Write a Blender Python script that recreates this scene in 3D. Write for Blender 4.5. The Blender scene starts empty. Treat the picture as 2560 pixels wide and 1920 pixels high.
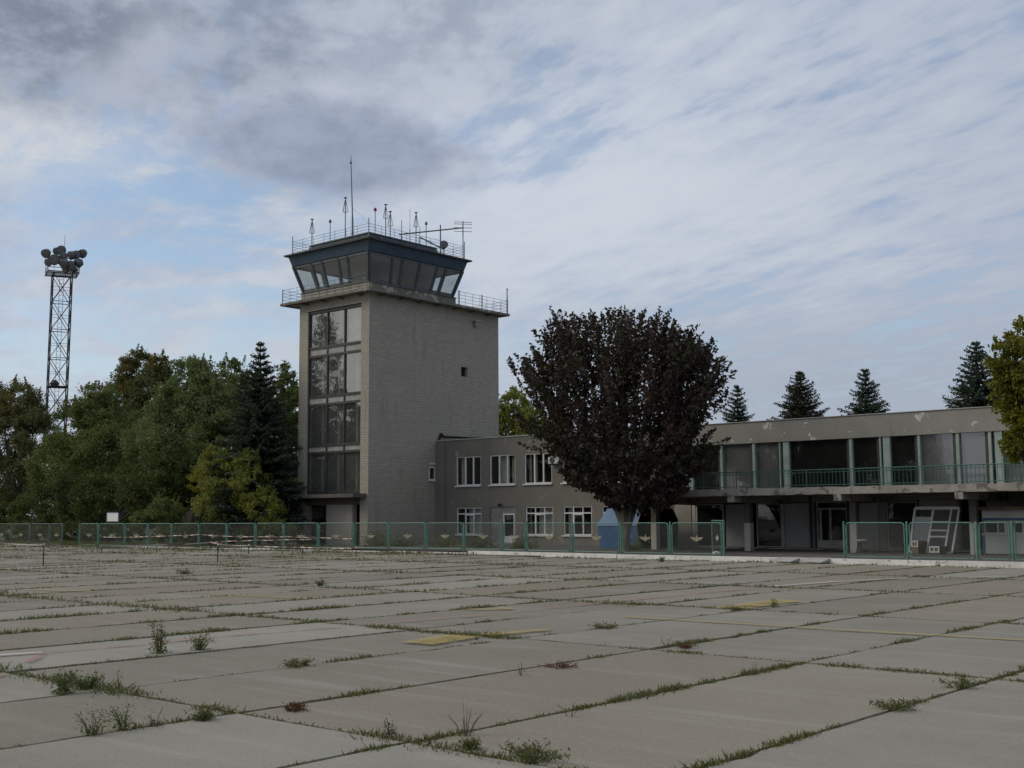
import bpy, math, random
import numpy as np
from mathutils import Vector, Matrix

# ------------------------------------------------------------------ camera, sky, sun, exposure
sc = bpy.context.scene
COL = sc.collection
EYE = 1.6
F_PX = 2966.18                    # focal length in pixels of a 2560 px wide picture
RM = ((0.7597147372, 0.6502254286, -0.0063568903),      # camera right
      (-0.0765542128, 0.0797283864, -0.9938726462),     # camera down
      (-0.6457344427, 0.7555463430, 0.1103483260))      # camera forward
cam_d = bpy.data.cameras.new('camera')
cam = bpy.data.objects.new('camera', cam_d); COL.objects.link(cam)
cam_d.sensor_width = 36; cam_d.lens = F_PX / 2560 * 36
cam_d.clip_start = 0.1; cam_d.clip_end = 8000
r_, d_, f_ = (Vector(v) for v in RM)
m3 = Matrix((r_, -d_, -f_)).transposed()
cam.matrix_world = Matrix.Translation((0, 0, EYE)) @ m3.to_4x4()
sc.camera = cam
sc.view_settings.view_transform = 'Standard'; sc.view_settings.look = 'None'
sc.view_settings.exposure = 0.12; sc.view_settings.gamma = 1.0

SUN_EL, SUN_AZ = math.radians(34), math.radians(232)     # azimuth clockwise from +Y
sun_d = bpy.data.lights.new('sun', 'SUN'); sun = bpy.data.objects.new('sun', sun_d); COL.objects.link(sun)
sun_d.energy = 1.05; sun_d.angle = math.radians(24); sun_d.color = (1.0, 0.90, 0.74)
sv = Vector((math.sin(SUN_AZ) * math.cos(SUN_EL), math.cos(SUN_AZ) * math.cos(SUN_EL), math.sin(SUN_EL)))
sun.rotation_euler = sv.to_track_quat('Z', 'Y').to_euler()


class NT:
    """tiny helper for node trees"""
    def __init__(s, tree): s.t = tree; s.n = tree.nodes; s.l = tree.links
    def node(s, typ, **kw):
        n = s.n.new(typ)
        for k, v in kw.items(): setattr(n, k, v)
        return n
    def put(s, sock, v):
        if v is None: return
        if isinstance(v, bpy.types.NodeSocket): s.l.new(v, sock)
        else: sock.default_value = v
    def math(s, op, a, b=None, c=None, clamp=False):
        n = s.node('ShaderNodeMath', operation=op, use_clamp=clamp)
        for i, v in enumerate((a, b, c)): s.put(n.inputs[i], v)
        return n.outputs[0]
    def mix(s, fac, a, b, blend='MIX'):
        n = s.node('ShaderNodeMix', data_type='RGBA', blend_type=blend)
        s.put(n.inputs[0], fac); s.put(n.inputs[6], a); s.put(n.inputs[7], b)
        return n.outputs[2]
    def noise(s, vec, scale, detail=4, rough=.55, dist=0.0):
        n = s.node('ShaderNodeTexNoise'); s.put(n.inputs['Vector'], vec)
        n.inputs['Scale'].default_value = scale; n.inputs['Detail'].default_value = detail
        n.inputs['Roughness'].default_value = rough; n.inputs['Distortion'].default_value = dist
        return n.outputs['Fac']
    def step(s, v, lo, hi, a=0.0, b=1.0):
        n = s.node('ShaderNodeMapRange', interpolation_type='SMOOTHSTEP')
        s.put(n.inputs[0], v); n.inputs[1].default_value = lo; n.inputs[2].default_value = hi
        n.inputs[3].default_value = a; n.inputs[4].default_value = b
        return n.outputs[0]
    def comb(s, x, y, z):
        n = s.node('ShaderNodeCombineXYZ')
        for i, v in enumerate((x, y, z)): s.put(n.inputs[i], v)
        return n.outputs[0]


def rgb(r, g, b): return (r, g, b, 1.0)


def build_world():
    w = bpy.data.worlds.new('World'); sc.world = w; w.use_nodes = True
    T = NT(w.node_tree); T.n.clear()
    out = T.node('ShaderNodeOutputWorld')
    sky = T.node('ShaderNodeTexSky', sky_type='NISHITA', sun_disc=False)
    sky.sun_elevation = SUN_EL; sky.sun_rotation = SUN_AZ
    sky.air_density = 1.0; sky.dust_density = 0.8; sky.ozone_density = 1.2
    bg = T.node('ShaderNodeBackground'); T.l.new(sky.outputs[0], bg.inputs[0]); bg.inputs[1].default_value = 0.125
    tc = T.node('ShaderNodeTexCoord'); sep = T.node('ShaderNodeSeparateXYZ')
    T.l.new(tc.outputs['Generated'], sep.inputs[0])
    x, y, z = sep.outputs
    # compass directions in degrees, measured from the building's diagonal
    az0 = -0.7072
    c0, s0 = math.cos(az0), math.sin(az0)
    xr = T.math('SUBTRACT', T.math('MULTIPLY', x, c0), T.math('MULTIPLY', y, s0))
    yr = T.math('ADD', T.math('MULTIPLY', x, s0), T.math('MULTIPLY', y, c0))
    az = T.math('MULTIPLY', T.math('ARCTAN2', xr, yr), 57.2958)
    el = T.math('MULTIPLY', T.math('ARCSINE', z), 57.2958)
    zz = T.math('ADD', T.math('MAXIMUM', z, 0.0), 0.10)
    px, py = T.math('DIVIDE', xr, zz), T.math('DIVIDE', yr, zz)
    ang = T.comb(T.math('MULTIPLY', az, .1), T.math('MULTIPLY', el, .16), 0.0)
    n1 = T.noise(ang, 1.6, 5, .55); n2 = T.noise(ang, 4.6, 6, .62)
    edge = T.math('ADD', T.math('MULTIPLY', T.math('SUBTRACT', n1, .5), 1.5), T.math('MULTIPLY', T.math('SUBTRACT', n2, .5), 1.1))

    def blob(a, e, ra, re, soft=.5, k=1.0, tilt=0.0):
        da = T.math('SUBTRACT', az, a); de = T.math('SUBTRACT', el, e)
        if tilt: de = T.math('SUBTRACT', de, T.math('MULTIPLY', da, tilt))
        d2 = T.math('ADD', T.math('POWER', T.math('ABSOLUTE', T.math('DIVIDE', da, ra)), 2.0), T.math('POWER', T.math('ABSOLUTE', T.math('DIVIDE', de, re)), 2.0))
        d = T.math('ADD', T.math('SQRT', d2), T.math('MULTIPLY', edge, k))
        return T.step(d, 1 - soft, 1 + soft, 1.0, 0.0)

    def over(c, m, col, k=1.0):
        return T.mix(T.math('MULTIPLY', m, k) if k != 1.0 else m, c, rgb(*col))

    # high rippled cloud in streets that run away to the far left
    al = T.math('ADD', T.math('MULTIPLY', px, -.50), T.math('MULTIPLY', py, .87))
    ac = T.math('ADD', T.math('MULTIPLY', px, .87), T.math('MULTIPLY', py, .50))
    r1 = T.noise(T.comb(T.math('MULTIPLY', ac, 4.6), T.math('MULTIPLY', al, 1.7), 1.7), 1.0, 5, .55)
    r2 = T.noise(T.comb(T.math('MULTIPLY', ac, 13.5), T.math('MULTIPLY', al, 5.5), 4.2), 1.0, 5, .6)
    r0 = T.noise(T.comb(T.math('MULTIPLY', ac, .9), T.math('MULTIPLY', al, .5), 7.1), 1.0, 3, .5)
    ripple = T.math('ADD', T.math('ADD', T.math('MULTIPLY', r1, .42), T.math('MULTIPLY', r2, .38)), T.math('MULTIPLY', r0, .22))
    cover = T.step(ripple, .375, .505, .46, 1.0)
    # clear blue on the left with thin wisps
    clear = T.math('MAXIMUM', blob(-15.5, 13.2, 7.5, 3.6, .45, .7), T.math('MULTIPLY', blob(-13.0, 9.0, 13.0, 5.0, .6, .6), .75))
    wisp = T.step(T.noise(T.comb(T.math('MULTIPLY', az, .13), T.math('MULTIPLY', el, .50), 2.0), 1.3, 6, .6), .40, .60, .18, .98)
    hi_clear = T.math('MULTIPLY', clear, T.math('SUBTRACT', 1.0, wisp))
    cover = T.math('MULTIPLY', cover, T.math('SUBTRACT', 1.0, hi_clear))
    lum = T.step(ripple, .40, .64)
    ccol = T.mix(lum, rgb(.385, .445, .56), rgb(.505, .55, .62))
    ccol = over(ccol, blob(1.5, 16.0, 8.5, 4.6, .8, .7), (.585, .63, .70), .55)
    ccol = over(ccol, blob(-21.5, 16.8, 6.5, 1.7, .7, .8), (.58, .60, .63), .9)
    ccol = over(ccol, blob(-11.0, 19.0, 8.0, 2.4, .7, .8), (.49, .53, .62), .85)
    ccol = over(ccol, T.math('MULTIPLY', clear, T.step(el, 13.0, 7.0)), (.53, .56, .615), .75)
    low = T.math('MULTIPLY', T.step(el, 12.0, 6.0), T.step(az, -3.0, 9.0))
    ccol = over(ccol, low, (.345, .395, .475), .85)
    cover = T.math('MAXIMUM', cover, T.math('MULTIPLY', low, .8))
    # grey cloud along the top, the dark bank top left, the lens above the tower
    body = T.step(T.math('ADD', T.math('MULTIPLY', T.noise(ang, 2.1, 6, .6), .62), T.math('MULTIPLY', T.noise(ang, 6.0, 6, .62), .38)), .40, .60)
    top = T.math('MULTIPLY', blob(-10.0, 25.0, 13.0, 5.2, .6, .7), .85)
    ccol = T.mix(top, ccol, T.mix(body, rgb(.29, .335, .42), rgb(.42, .465, .55)))
    bank = T.math('MAXIMUM', blob(-21.5, 21.0, 6.5, 2.6, .55, .7), T.math('MULTIPLY', blob(-14.5, 22.0, 4.0, 2.6, .6, .7), .8))
    ccol = T.mix(bank, ccol, T.mix(body, rgb(.20, .235, .30), rgb(.33, .37, .455)))
    ccol = over(ccol, blob(-17.7, 20.6, 2.4, 1.5, .9, .8, .45), (.43, .47, .56), .65)
    lens = T.math('MAXIMUM', blob(-9.0, 17.3, 6.6, 2.2, .38, .5, -.06), T.math('MULTIPLY', blob(-3.6, 16.0, 1.8, .45, .6, .4), .5))
    ccol = T.mix(lens, ccol, T.mix(body, rgb(.255, .30, .40), rgb(.32, .365, .465)))
    cover = T.math('MAXIMUM', cover, T.math('MAXIMUM', top, T.math('MAXIMUM', bank, lens)))
    cover = T.math('MAXIMUM', cover, T.step(el, 8.5, 4.0, 0.0, .85))
    # edges of the view: thicker, duller cloud
    ccol = over(ccol, T.step(az, 10.0, 30.0, 0.0, .45), (.33, .38, .475))
    vd = T.node('ShaderNodeVectorMath', operation='DOT_PRODUCT'); T.l.new(tc.outputs['Generated'], vd.inputs[0]); vd.inputs[1].default_value = tuple(sv)
    ccol = over(ccol, T.step(vd.outputs['Value'], .60, .98), (.95, .90, .80), .8)
    ccol = over(ccol, T.step(el, 32.0, 60.0), (.55, .56, .58), .7)
    cover = T.math('MAXIMUM', cover, T.math('MULTIPLY', T.step(el, 30.0, 50.0), .8))
    em = T.node('ShaderNodeBackground'); T.l.new(ccol, em.inputs[0]); em.inputs[1].default_value = 1.0
    mx = T.node('ShaderNodeMixShader'); T.l.new(cover, mx.inputs[0]); T.l.new(bg.outputs[0], mx.inputs[1]); T.l.new(em.outputs[0], mx.inputs[2])
    T.l.new(mx.outputs[0], out.inputs[0])


build_world()

# ------------------------------------------------------------------ measuring helpers (photo pixel -> place)
D = 2560 / 2212.0


def ray(x, y):
    c = Vector((x - 1280, y - 960, F_PX))
    return r_ * c.x + d_ * c.y + f_ * c.z


def gz(x, y, z=0.0): w = ray(x, y); t = (z - EYE) / w.z; return Vector((w.x * t, w.y * t, z))
def gy(x, y, Y): w = ray(x, y); t = Y / w.y; return Vector((w.x * t, Y, EYE + w.z * t))
def gx(x, y, X): w = ray(x, y); t = X / w.x; return Vector((X, w.y * t, EYE + w.z * t))
def dy(x, y, Y): return gy(x * D, y * D, Y)
def dz(x, y, z=0.0): return gz(x * D, y * D, z)
def zm(ox, oy, s): return lambda a, b: (ox + a / s, oy + b / s)


Z1 = zm(680, 380, 3.456); Z2 = zm(700, 740, 3.456); Z3 = zm(1060, 1040, 3.456); Z4 = zm(1600, 960, 3.456)
Z5 = zm(2060, 960, 3.456); Z6 = zm(0, 560, 3.19); Z7 = zm(0, 1200, 3.456); Z8 = zm(600, 1200, 3.456)
G4 = zm(0, 1340, 1.728); G5 = zm(1280, 1340, 1.728); ZB = zm(1240, 1200, 3.456); ZC = zm(1880, 1200, 3.2529)

# ------------------------------------------------------------------ materials
MATS = {}
# slab grid of the apron: origin, slab width and length, slight turn
GX, GY, GS, GL, GD = -12.3238, 6.1831, 2.0403, 5.8937, -0.013737


def new_mat(name):
    m = bpy.data.materials.new(name); m.use_nodes = True
    T = NT(m.node_tree); T.n.clear()
    out = T.node('ShaderNodeOutputMaterial'); b = T.node('ShaderNodeBsdfPrincipled')
    T.l.new(b.outputs[0], out.inputs[0]); T.b = b; T.out = out
    MATS[name] = m
    return m, T


def obj_vec(T): return T.node('ShaderNodeTexCoord').outputs['Object']


def bump(T, h, strength=.3, dist=.02):
    n = T.node('ShaderNodeBump'); n.inputs['Strength'].default_value = strength; n.inputs['Distance'].default_value = dist
    T.l.new(h, n.inputs['Height']); T.l.new(n.outputs[0], T.b.inputs['Normal'])


def simple(name, c1, c2, scale=3.0, rough=.7, metal=0.0, bmp=.0, detail=6, c3=None, lo=.35, hi=.65, spec=.4):
    m, T = new_mat(name); v = obj_vec(T)
    f = T.noise(v, scale, detail, .62)
    col = T.mix(T.step(f, lo, hi), rgb(*c1), rgb(*c2))
    if c3:
        g = T.noise(v, scale * 4.3, 5, .6)
        col = T.mix(T.step(g, .56, .68), col, rgb(*c3))
    T.l.new(col, T.b.inputs['Base Color'])
    T.b.inputs['Roughness'].default_value = rough; T.b.inputs['Metallic'].default_value = metal
    T.b.inputs['Specular IOR Level'].default_value = spec
    if bmp: bump(T, T.noise(v, scale * 9, 6, .6), bmp)
    return m


def brick_mat():
    m, T = new_mat('pale_brick'); v = obj_vec(T)
    s = T.node('ShaderNodeSeparateXYZ'); T.l.new(v, s.inputs[0])
    u = T.math('ADD', s.outputs[0], s.outputs[1])
    n = T.node('ShaderNodeTexBrick'); T.l.new(T.comb(u, s.outputs[2], 0.0), n.inputs['Vector'])
    n.inputs['Scale'].default_value = 1.0; n.inputs['Brick Width'].default_value = .26; n.inputs['Row Height'].default_value = .092
    n.inputs['Mortar Size'].default_value = .013; n.inputs['Mortar Smooth'].default_value = .3; n.inputs['Bias'].default_value = -.1
    n.inputs['Color1'].default_value = rgb(.43, .40, .335); n.inputs['Color2'].default_value = rgb(.35, .325, .27)
    n.inputs['Mortar'].default_value = rgb(.165, .154, .13)
    big = T.noise(v, .35, 5, .6); fine = T.noise(v, 5.0, 5, .65)
    col = T.mix(T.step(big, .35, .7, 0.0, .4), n.outputs[0], rgb(.27, .25, .215))
    col = T.mix(T.step(fine, .52, .75, 0, .35), col, rgb(.40, .38, .33))
    cr = T.noise(T.comb(T.math('MULTIPLY', u, .7), T.math('MULTIPLY', s.outputs[2], 12.0), 0.0), 1.0, 3, .7)
    col = T.mix(T.step(cr, .42, .62, 0, .28), col, rgb(.26, .24, .205))
    # rain streaks running down the wall
    st = T.noise(T.comb(T.math('MULTIPLY', u, 2.6), T.math('MULTIPLY', s.outputs[2], .22), 3.0), 1.0, 5, .6)
    col = T.mix(T.step(st, .55, .72, 0, .38), col, rgb(.15, .14, .125))
    T.l.new(col, T.b.inputs['Base Color']); T.b.inputs['Roughness'].default_value = .9; T.b.inputs['Specular IOR Level'].default_value = .2
    bump(T, n.outputs['Fac'], -.25, .01)
    return m


def stucco_mat(name, c1, c2, patch=.0, pc=(.5, .49, .46)):
    m, T = new_mat(name); v = obj_vec(T)
    s = T.node('ShaderNodeSeparateXYZ'); T.l.new(v, s.inputs[0])
    col = T.mix(T.step(T.noise(v, .5, 6, .65), .32, .68), rgb(*c1), rgb(*c2))
    st = T.noise(T.comb(T.math('MULTIPLY', s.outputs[0], 3.2), T.math('MULTIPLY', s.outputs[2], .35), 1.0), 1.0, 6, .65)
    col = T.mix(T.step(st, .54, .74, 0, .42), col, rgb(c1[0] * .62, c1[1] * .62, c1[2] * .62))
    col = T.mix(T.step(T.noise(v, 14, 4, .6), .5, .8, 0, .22), col, rgb(c2[0] * 1.35, c2[1] * 1.35, c2[2] * 1.35))
    if patch:
        col = T.mix(T.step(T.noise(v, 1.9, 5, .62, .4), patch, patch + .02), col, rgb(*pc))
    T.l.new(col, T.b.inputs['Base Color']); T.b.inputs['Roughness'].default_value = .95; T.b.inputs['Specular IOR Level'].default_value = .15
    bump(T, T.noise(v, 22, 5, .6), .35, .015)
    return m


def glass_mat(name, tint, refl, rough=.02, veil=0.0, veil_col=(.3, .3, .28)):  # matte grey mixed over the pane paints pale reflections into it
    m, T = new_mat(name); T.n.remove(T.b)
    v = obj_vec(T)
    tr = T.node('ShaderNodeBsdfTransparent'); tr.inputs[0].default_value = rgb(*tint)
    gl = T.node('ShaderNodeBsdfGlossy'); gl.inputs[0].default_value = rgb(.95, .97, 1); gl.inputs['Roughness'].default_value = rough
    bn = T.node('ShaderNodeBump'); bn.inputs['Strength'].default_value = .10; bn.inputs['Distance'].default_value = .02
    T.l.new(T.noise(v, 1.6, 3, .5), bn.inputs['Height']); T.l.new(bn.outputs[0], gl.inputs['Normal'])
    lw = T.node('ShaderNodeLayerWeight'); lw.inputs[0].default_value = .5
    fac = T.math('ADD', T.math('MULTIPLY', T.math('POWER', lw.outputs['Facing'], 5.0), .95), .045 + refl, clamp=True)
    mx = T.node('ShaderNodeMixShader'); T.l.new(fac, mx.inputs[0]); T.l.new(tr.outputs[0], mx.inputs[1]); T.l.new(gl.outputs[0], mx.inputs[2])
    last = mx.outputs[0]
    if veil:
        df = T.node('ShaderNodeBsdfDiffuse'); df.inputs[0].default_value = rgb(*veil_col)
        m2 = T.node('ShaderNodeMixShader'); T.l.new(T.step(T.noise(v, .9, 6, .65), .25, .75, veil * .55, veil), m2.inputs[0])
        T.l.new(last, m2.inputs[1]); T.l.new(df.outputs[0], m2.inputs[2]); last = m2.outputs[0]
    T.l.new(last, T.out.inputs[0])
    return m


def leaf_mat(name, a, b, c, trans=.25, patch=None):
    m, T = new_mat(name); T.n.remove(T.b)
    g = T.node('ShaderNodeNewGeometry').outputs['Random Per Island']
    v = obj_vec(T)
    col = T.mix(T.step(g, .1, .9), rgb(*a), rgb(*b))
    col = T.mix(T.math('MULTIPLY', T.step(T.noise(v, .55, 4, .6), .46, .62), .75), col, rgb(*c))
    if patch: col = T.mix(T.step(T.noise(v, .38, 3, .6), .54, .66, 0, .8), col, rgb(*patch))
    df = T.node('ShaderNodeBsdfDiffuse'); T.l.new(col, df.inputs[0])
    tl = T.node('ShaderNodeBsdfTranslucent'); T.l.new(T.mix(.5, col, rgb(.10, .13, .02)), tl.inputs[0])
    mx = T.node('ShaderNodeMixShader'); mx.inputs[0].default_value = trans
    T.l.new(df.outputs[0], mx.inputs[1]); T.l.new(tl.outputs[0], mx.inputs[2])
    gl = T.node('ShaderNodeBsdfGlossy'); gl.inputs[0].default_value = rgb(.9, .95, 1); gl.inputs['Roughness'].default_value = .45
    m2 = T.node('ShaderNodeMixShader'); m2.inputs[0].default_value = .015
    T.l.new(mx.outputs[0], m2.inputs[1]); T.l.new(gl.outputs[0], m2.inputs[2])
    T.l.new(m2.outputs[0], T.out.inputs[0])
    return m


def slab_mat():
    m, T = new_mat('apron_concrete'); v = obj_vec(T)
    rnd = T.node('ShaderNodeNewGeometry').outputs['Random Per Island']
    f = T.noise(v, .32, 7, .65)
    col = T.mix(T.step(f, .3, .7), rgb(.238, .222, .190), rgb(.298, .281, .245))
    tint = T.mix(rnd, rgb(.76, .735, .70), rgb(1.04, 1.06, 1.06))
    col = T.mix(1.0, col, tint, 'MULTIPLY')
    # warm stained slabs
    col = T.mix(T.step(T.math('FRACT', T.math('MULTIPLY', rnd, 7.31)), .50, .90, 0, .55), col, rgb(.225, .195, .145))
    col = T.mix(T.step(T.noise(v, 1.1, 7, .68, .3), .52, .74, 0, .42), col, rgb(.215, .20, .175))
    sv_ = T.node('ShaderNodeVectorMath', operation='MULTIPLY'); T.l.new(v, sv_.inputs[0]); sv_.inputs[1].default_value = (.25, 3.2, 1)
    col = T.mix(T.step(T.noise(sv_.outputs[0], 1.0, 6, .62), .5, .75, 0, .3), col, rgb(.42, .41, .385))
    col = T.mix(T.step(T.noise(v, 38, 5, .75), .53, .70, 0, .6), col, rgb(.16, .148, .128))
    col = T.mix(T.step(T.noise(v, 27, 5, .75), .54, .72, 0, .5), col, rgb(.50, .48, .44))
    T.l.new(col, T.b.inputs['Base Color']); T.b.inputs['Roughness'].default_value = .93; T.b.inputs['Specular IOR Level'].default_value = .2
    col = T.mix(T.step(T.noise(v, .21, 4, .6), .50, .66, 0, .4), col, rgb(.275, .24, .20))
    col = T.mix(T.step(T.noise(v, .55, 7, .7), .47, .62, 0, .35), col, rgb(.185, .168, .14))
    # oil spots, wandering cracks, grime
    col = T.mix(T.step(T.noise(v, .75, 6, .7, .2), .60, .70, 0, .5), col, rgb(.13, .118, .10))
    cn = T.math('ABSOLUTE', T.math('SUBTRACT', T.noise(v, .42, 8, .62), .5))
    cm = T.math('MULTIPLY', T.step(cn, .0012, .0050, 1, 0), T.step(T.noise(v, .16, 2, .5), .46, .54))
    col = T.mix(T.math('MULTIPLY', cm, .75), col, rgb(.07, .065, .05))
    col = T.mix(T.step(T.noise(v, 4.5, 6, .72), .54, .72, 0, .4), col, rgb(.20, .18, .15))
    # dirt gathered along the joints of the 2 x 6 m slabs
    sp = T.node('ShaderNodeSeparateXYZ'); T.l.new(v, sp.inputs[0])
    gx0, gy0 = T.math('SUBTRACT', sp.outputs[0], GX), T.math('SUBTRACT', sp.outputs[1], GY)
    ju = T.math('DIVIDE', T.math('ADD', T.math('MULTIPLY', gx0, math.cos(GD)), T.math('MULTIPLY', gy0, math.sin(GD))), GS)
    jv = T.math('DIVIDE', T.math('SUBTRACT', T.math('MULTIPLY', gy0, math.cos(GD)), T.math('MULTIPLY', gx0, math.sin(GD))), GL)
    dj = lambda q_, L_: T.math('MULTIPLY', T.math('ABSOLUTE', T.math('SUBTRACT', q_, T.math('ROUND', q_))), L_)
    dmin = T.math('MINIMUM', dj(ju, GS), dj(jv, GL * .7))
    wob = T.math('ADD', dmin, T.math('MULTIPLY', T.math('SUBTRACT', T.noise(v, 2.6, 6, .7), .5), .34))
    col = T.mix(T.step(wob, -.02, .14, .62, 0), col, rgb(.135, .122, .095))
    h = T.math('ADD', T.math('MULTIPLY', T.noise(v, 60, 5, .7), .5), T.noise(v, 9, 5, .6))
    bump(T, h, .3, .012)
    return m


def paint_mat(name, c, wear=.5):
    m, T = new_mat(name); v = obj_vec(T)
    T.l.new(T.mix(T.noise(v, 6, 4), rgb(*c), rgb(c[0] * .8, c[1] * .8, c[2] * .8)), T.b.inputs['Base Color'])
    T.b.inputs['Roughness'].default_value = .85
    tr = T.node('ShaderNodeBsdfTransparent'); mx = T.node('ShaderNodeMixShader')
    k = T.math('ADD', T.math('MULTIPLY', T.noise(v, 2.2, 6, .7), .6), T.math('MULTIPLY', T.noise(v, 22, 5, .7), .4))
    T.l.new(T.step(k, wear - .1, wear + .14, 0, .72), mx.inputs[0])
    T.l.new(tr.outputs[0], mx.inputs[1]); T.l.new(T.b.outputs[0], mx.inputs[2]); T.l.new(mx.outputs[0], T.out.inputs[0])
    return m


def tape_mat():
    m, T = new_mat('striped_tape'); v = obj_vec(T)
    s = T.node('ShaderNodeSeparateXYZ'); T.l.new(v, s.inputs[0])
    f = T.math('FRACT', T.math('MULTIPLY', T.math('ADD', s.outputs[0], T.math('MULTIPLY', s.outputs[2], 1.0)), 1.9))
    T.l.new(T.mix(T.math('GREATER_THAN', f, .58), rgb(.40, .385, .35), rgb(.21, .085, .07)), T.b.inputs['Base Color'])
    T.b.inputs['Roughness'].default_value = .5
    return m


brick_mat(); slab_mat(); tape_mat()
stucco_mat('wing_stucco', (.165, .158, .136), (.20, .19, .165), .66, (.3, .29, .27))
stucco_mat('fascia_stucco', (.228, .222, .198), (.272, .265, .238), .632, (.50, .495, .47))
stucco_mat('worn_concrete', (.25, .236, .205), (.37, .355, .32), .555, (.16, .15, .13))
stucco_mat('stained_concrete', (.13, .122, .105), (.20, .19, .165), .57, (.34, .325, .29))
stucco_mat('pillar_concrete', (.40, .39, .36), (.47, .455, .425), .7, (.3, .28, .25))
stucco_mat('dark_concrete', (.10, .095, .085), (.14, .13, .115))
stucco_mat('beige_wall', (.27, .26, .225), (.33, .31, .275))
simple('block_infill', (.20, .20, .195), (.26, .26, .255), 3.0, .95, bmp=.3)
simple('grey_board', (.36, .36, .365), (.43, .43, .44), 1.2, .7)
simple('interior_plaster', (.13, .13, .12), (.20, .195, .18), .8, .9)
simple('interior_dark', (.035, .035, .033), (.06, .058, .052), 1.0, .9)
simple('white_frame', (.70, .70, .69), (.60, .60, .585), 2.0, .45)
simple('old_white_paint', (.50, .50, .485), (.38, .375, .355), 3.0, .6, c3=(.25, .22, .18))
simple('dark_frame', (.028, .032, .031), (.045, .05, .047), 4.0, .55)
simple('cab_frame', (.05, .062, .07), (.075, .085, .09), 3.0, .5)
simple('blue_fascia', (.026, .054, .084), (.040, .074, .105), 1.2, .5, c3=(.055, .082, .10))
simple('roof_metal', (.10, .13, .16), (.15, .17, .19), 1.5, .5, c3=(.2, .2, .2))
simple('bitumen', (.05, .05, .052), (.08, .08, .08), 2.0, .9)
simple('panel_grey', (.27, .27, .255), (.36, .36, .34), 2.5, .7, c3=(.2, .17, .14))
simple('railing_blue', (.17, .235, .28), (.24, .30, .34), 5.0, .5)
simple('railing_green', (.035, .105, .09), (.06, .15, .125), 5.0, .5)
simple('fence_green', (.075, .20, .16), (.115, .255, .205), 3.0, .5, c3=(.26, .31, .27))
simple('fence_dull', (.09, .13, .11), (.14, .17, .15), 4.0, .6)
simple('mesh_wire', (.12, .14, .125), (.17, .185, .17), 6.0, .5, .4)
simple('emblem_metal', (.46, .42, .29), (.34, .31, .21), 8.0, .5, .2)
simple('pale_green_paint', (.30, .37, .33), (.23, .30, .265), 2.5, .55, c3=(.18, .22, .19))
simple('dark_steel', (.03, .032, .036), (.055, .055, .06), 4.0, .5, .5)
simple('antenna_steel', (.06, .075, .085), (.10, .115, .12), 4.0, .5, .4)
simple('red_lamp', (.28, .03, .02), (.2, .025, .02), 5.0, .3)
simple('lamp_drum', (.075, .075, .078), (.12, .12, .122), 3.0, .5, .3)
simple('lamp_lens', (.13, .14, .15), (.2, .21, .22), 4.0, .15)
simple('whitewashed_kerb', (.70, .69, .66), (.56, .55, .52), 1.4, .9, bmp=.3, c3=(.30, .285, .26))
simple('grey_kerb', (.30, .29, .27), (.38, .37, .345), 1.4, .9, bmp=.3)
simple('pavement_asphalt', (.075, .072, .066), (.105, .10, .09), .8, .95, bmp=.3)
simple('soil', (.060, .052, .038), (.095, .082, .058), 1.3, 1.0, c3=(.05, .06, .028), bmp=.4)
simple('bark', (.055, .048, .042), (.10, .09, .08), 5.0, .95, bmp=.6)
simple('pale_bark', (.085, .078, .068), (.13, .12, .105), 6.0, .95, bmp=.5)
simple('booth_blue', (.045, .13, .29), (.06, .16, .33), 1.3, .5, c3=(.05, .12, .22))
simple('booth_roof_blue', (.055, .15, .31), (.07, .17, .335), 1.3, .45)
simple('yellow_edge', (.20, .16, .03), (.14, .11, .025), 4.0, .6)
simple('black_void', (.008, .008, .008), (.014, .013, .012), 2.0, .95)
simple('wood', (.16, .12, .08), (.24, .19, .13), 4.0, .85, bmp=.3)
simple('white_plastic', (.62, .62, .60), (.52, .52, .50), 3.0, .5)
simple('sign_white', (.80, .80, .79), (.72, .72, .70), 2.0, .5)
simple('kiosk_cream', (.66, .67, .64), (.58, .59, .56), 1.5, .6)
simple('kiosk_blue', (.07, .14, .25), (.10, .18, .30), 1.5, .6)
simple('dark_blue_pipe', (.02, .03, .055), (.035, .045, .07), 2.0, .5)
simple('curtain', (.50, .48, .36), (.36, .35, .27), 6.0, .9)
simple('white_curtain', (.58, .58, .55), (.45, .45, .43), 6.0, .9)
simple('grass_soil', (.05, .055, .028), (.085, .085, .045), 2.0, 1.0)
glass_mat('clear_glass', (.78, .80, .80), .04)
glass_mat('tower_glass', (.66, .70, .69), .22, .015, .20, (.30, .31, .30))
glass_mat('dark_glass', (.42, .45, .45), .03, .03, .05)
glass_mat('grey_sheen_glass', (.45, .47, .47), .16, .06, .42, (.27, .275, .265))  # bright grey reflections of the terrace panes, painted in as matte colour
glass_mat('cab_glass', (.90, .94, .93), .06, .02, .33, (.33, .34, .33))  # matte grey paints in the ground mirrored by the leaning panes
leaf_mat('leaf_maroon', (.040, .027, .026), (.070, .046, .042), (.040, .046, .024), .14)
leaf_mat('leaf_green', (0.109, 0.140, 0.041), (0.186, 0.224, 0.078), (0.080, 0.110, 0.033), .42)
leaf_mat('leaf_green_pale', (0.144, 0.185, 0.069), (0.237, 0.281, 0.125), (0.103, 0.144, 0.046), .42)
leaf_mat('leaf_deep', (0.063, 0.087, 0.026), (0.109, 0.137, 0.045), (0.052, 0.071, 0.022), .36)
leaf_mat('leaf_brown', (0.133, 0.125, 0.053), (0.184, 0.178, 0.079), (0.097, 0.115, 0.048), .36, (0.193, 0.135, 0.047))
leaf_mat('leaf_rust', (.105, .128, .048), (.18, .185, .076), (.088, .108, .040), .38, (.25, .14, .042))
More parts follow.
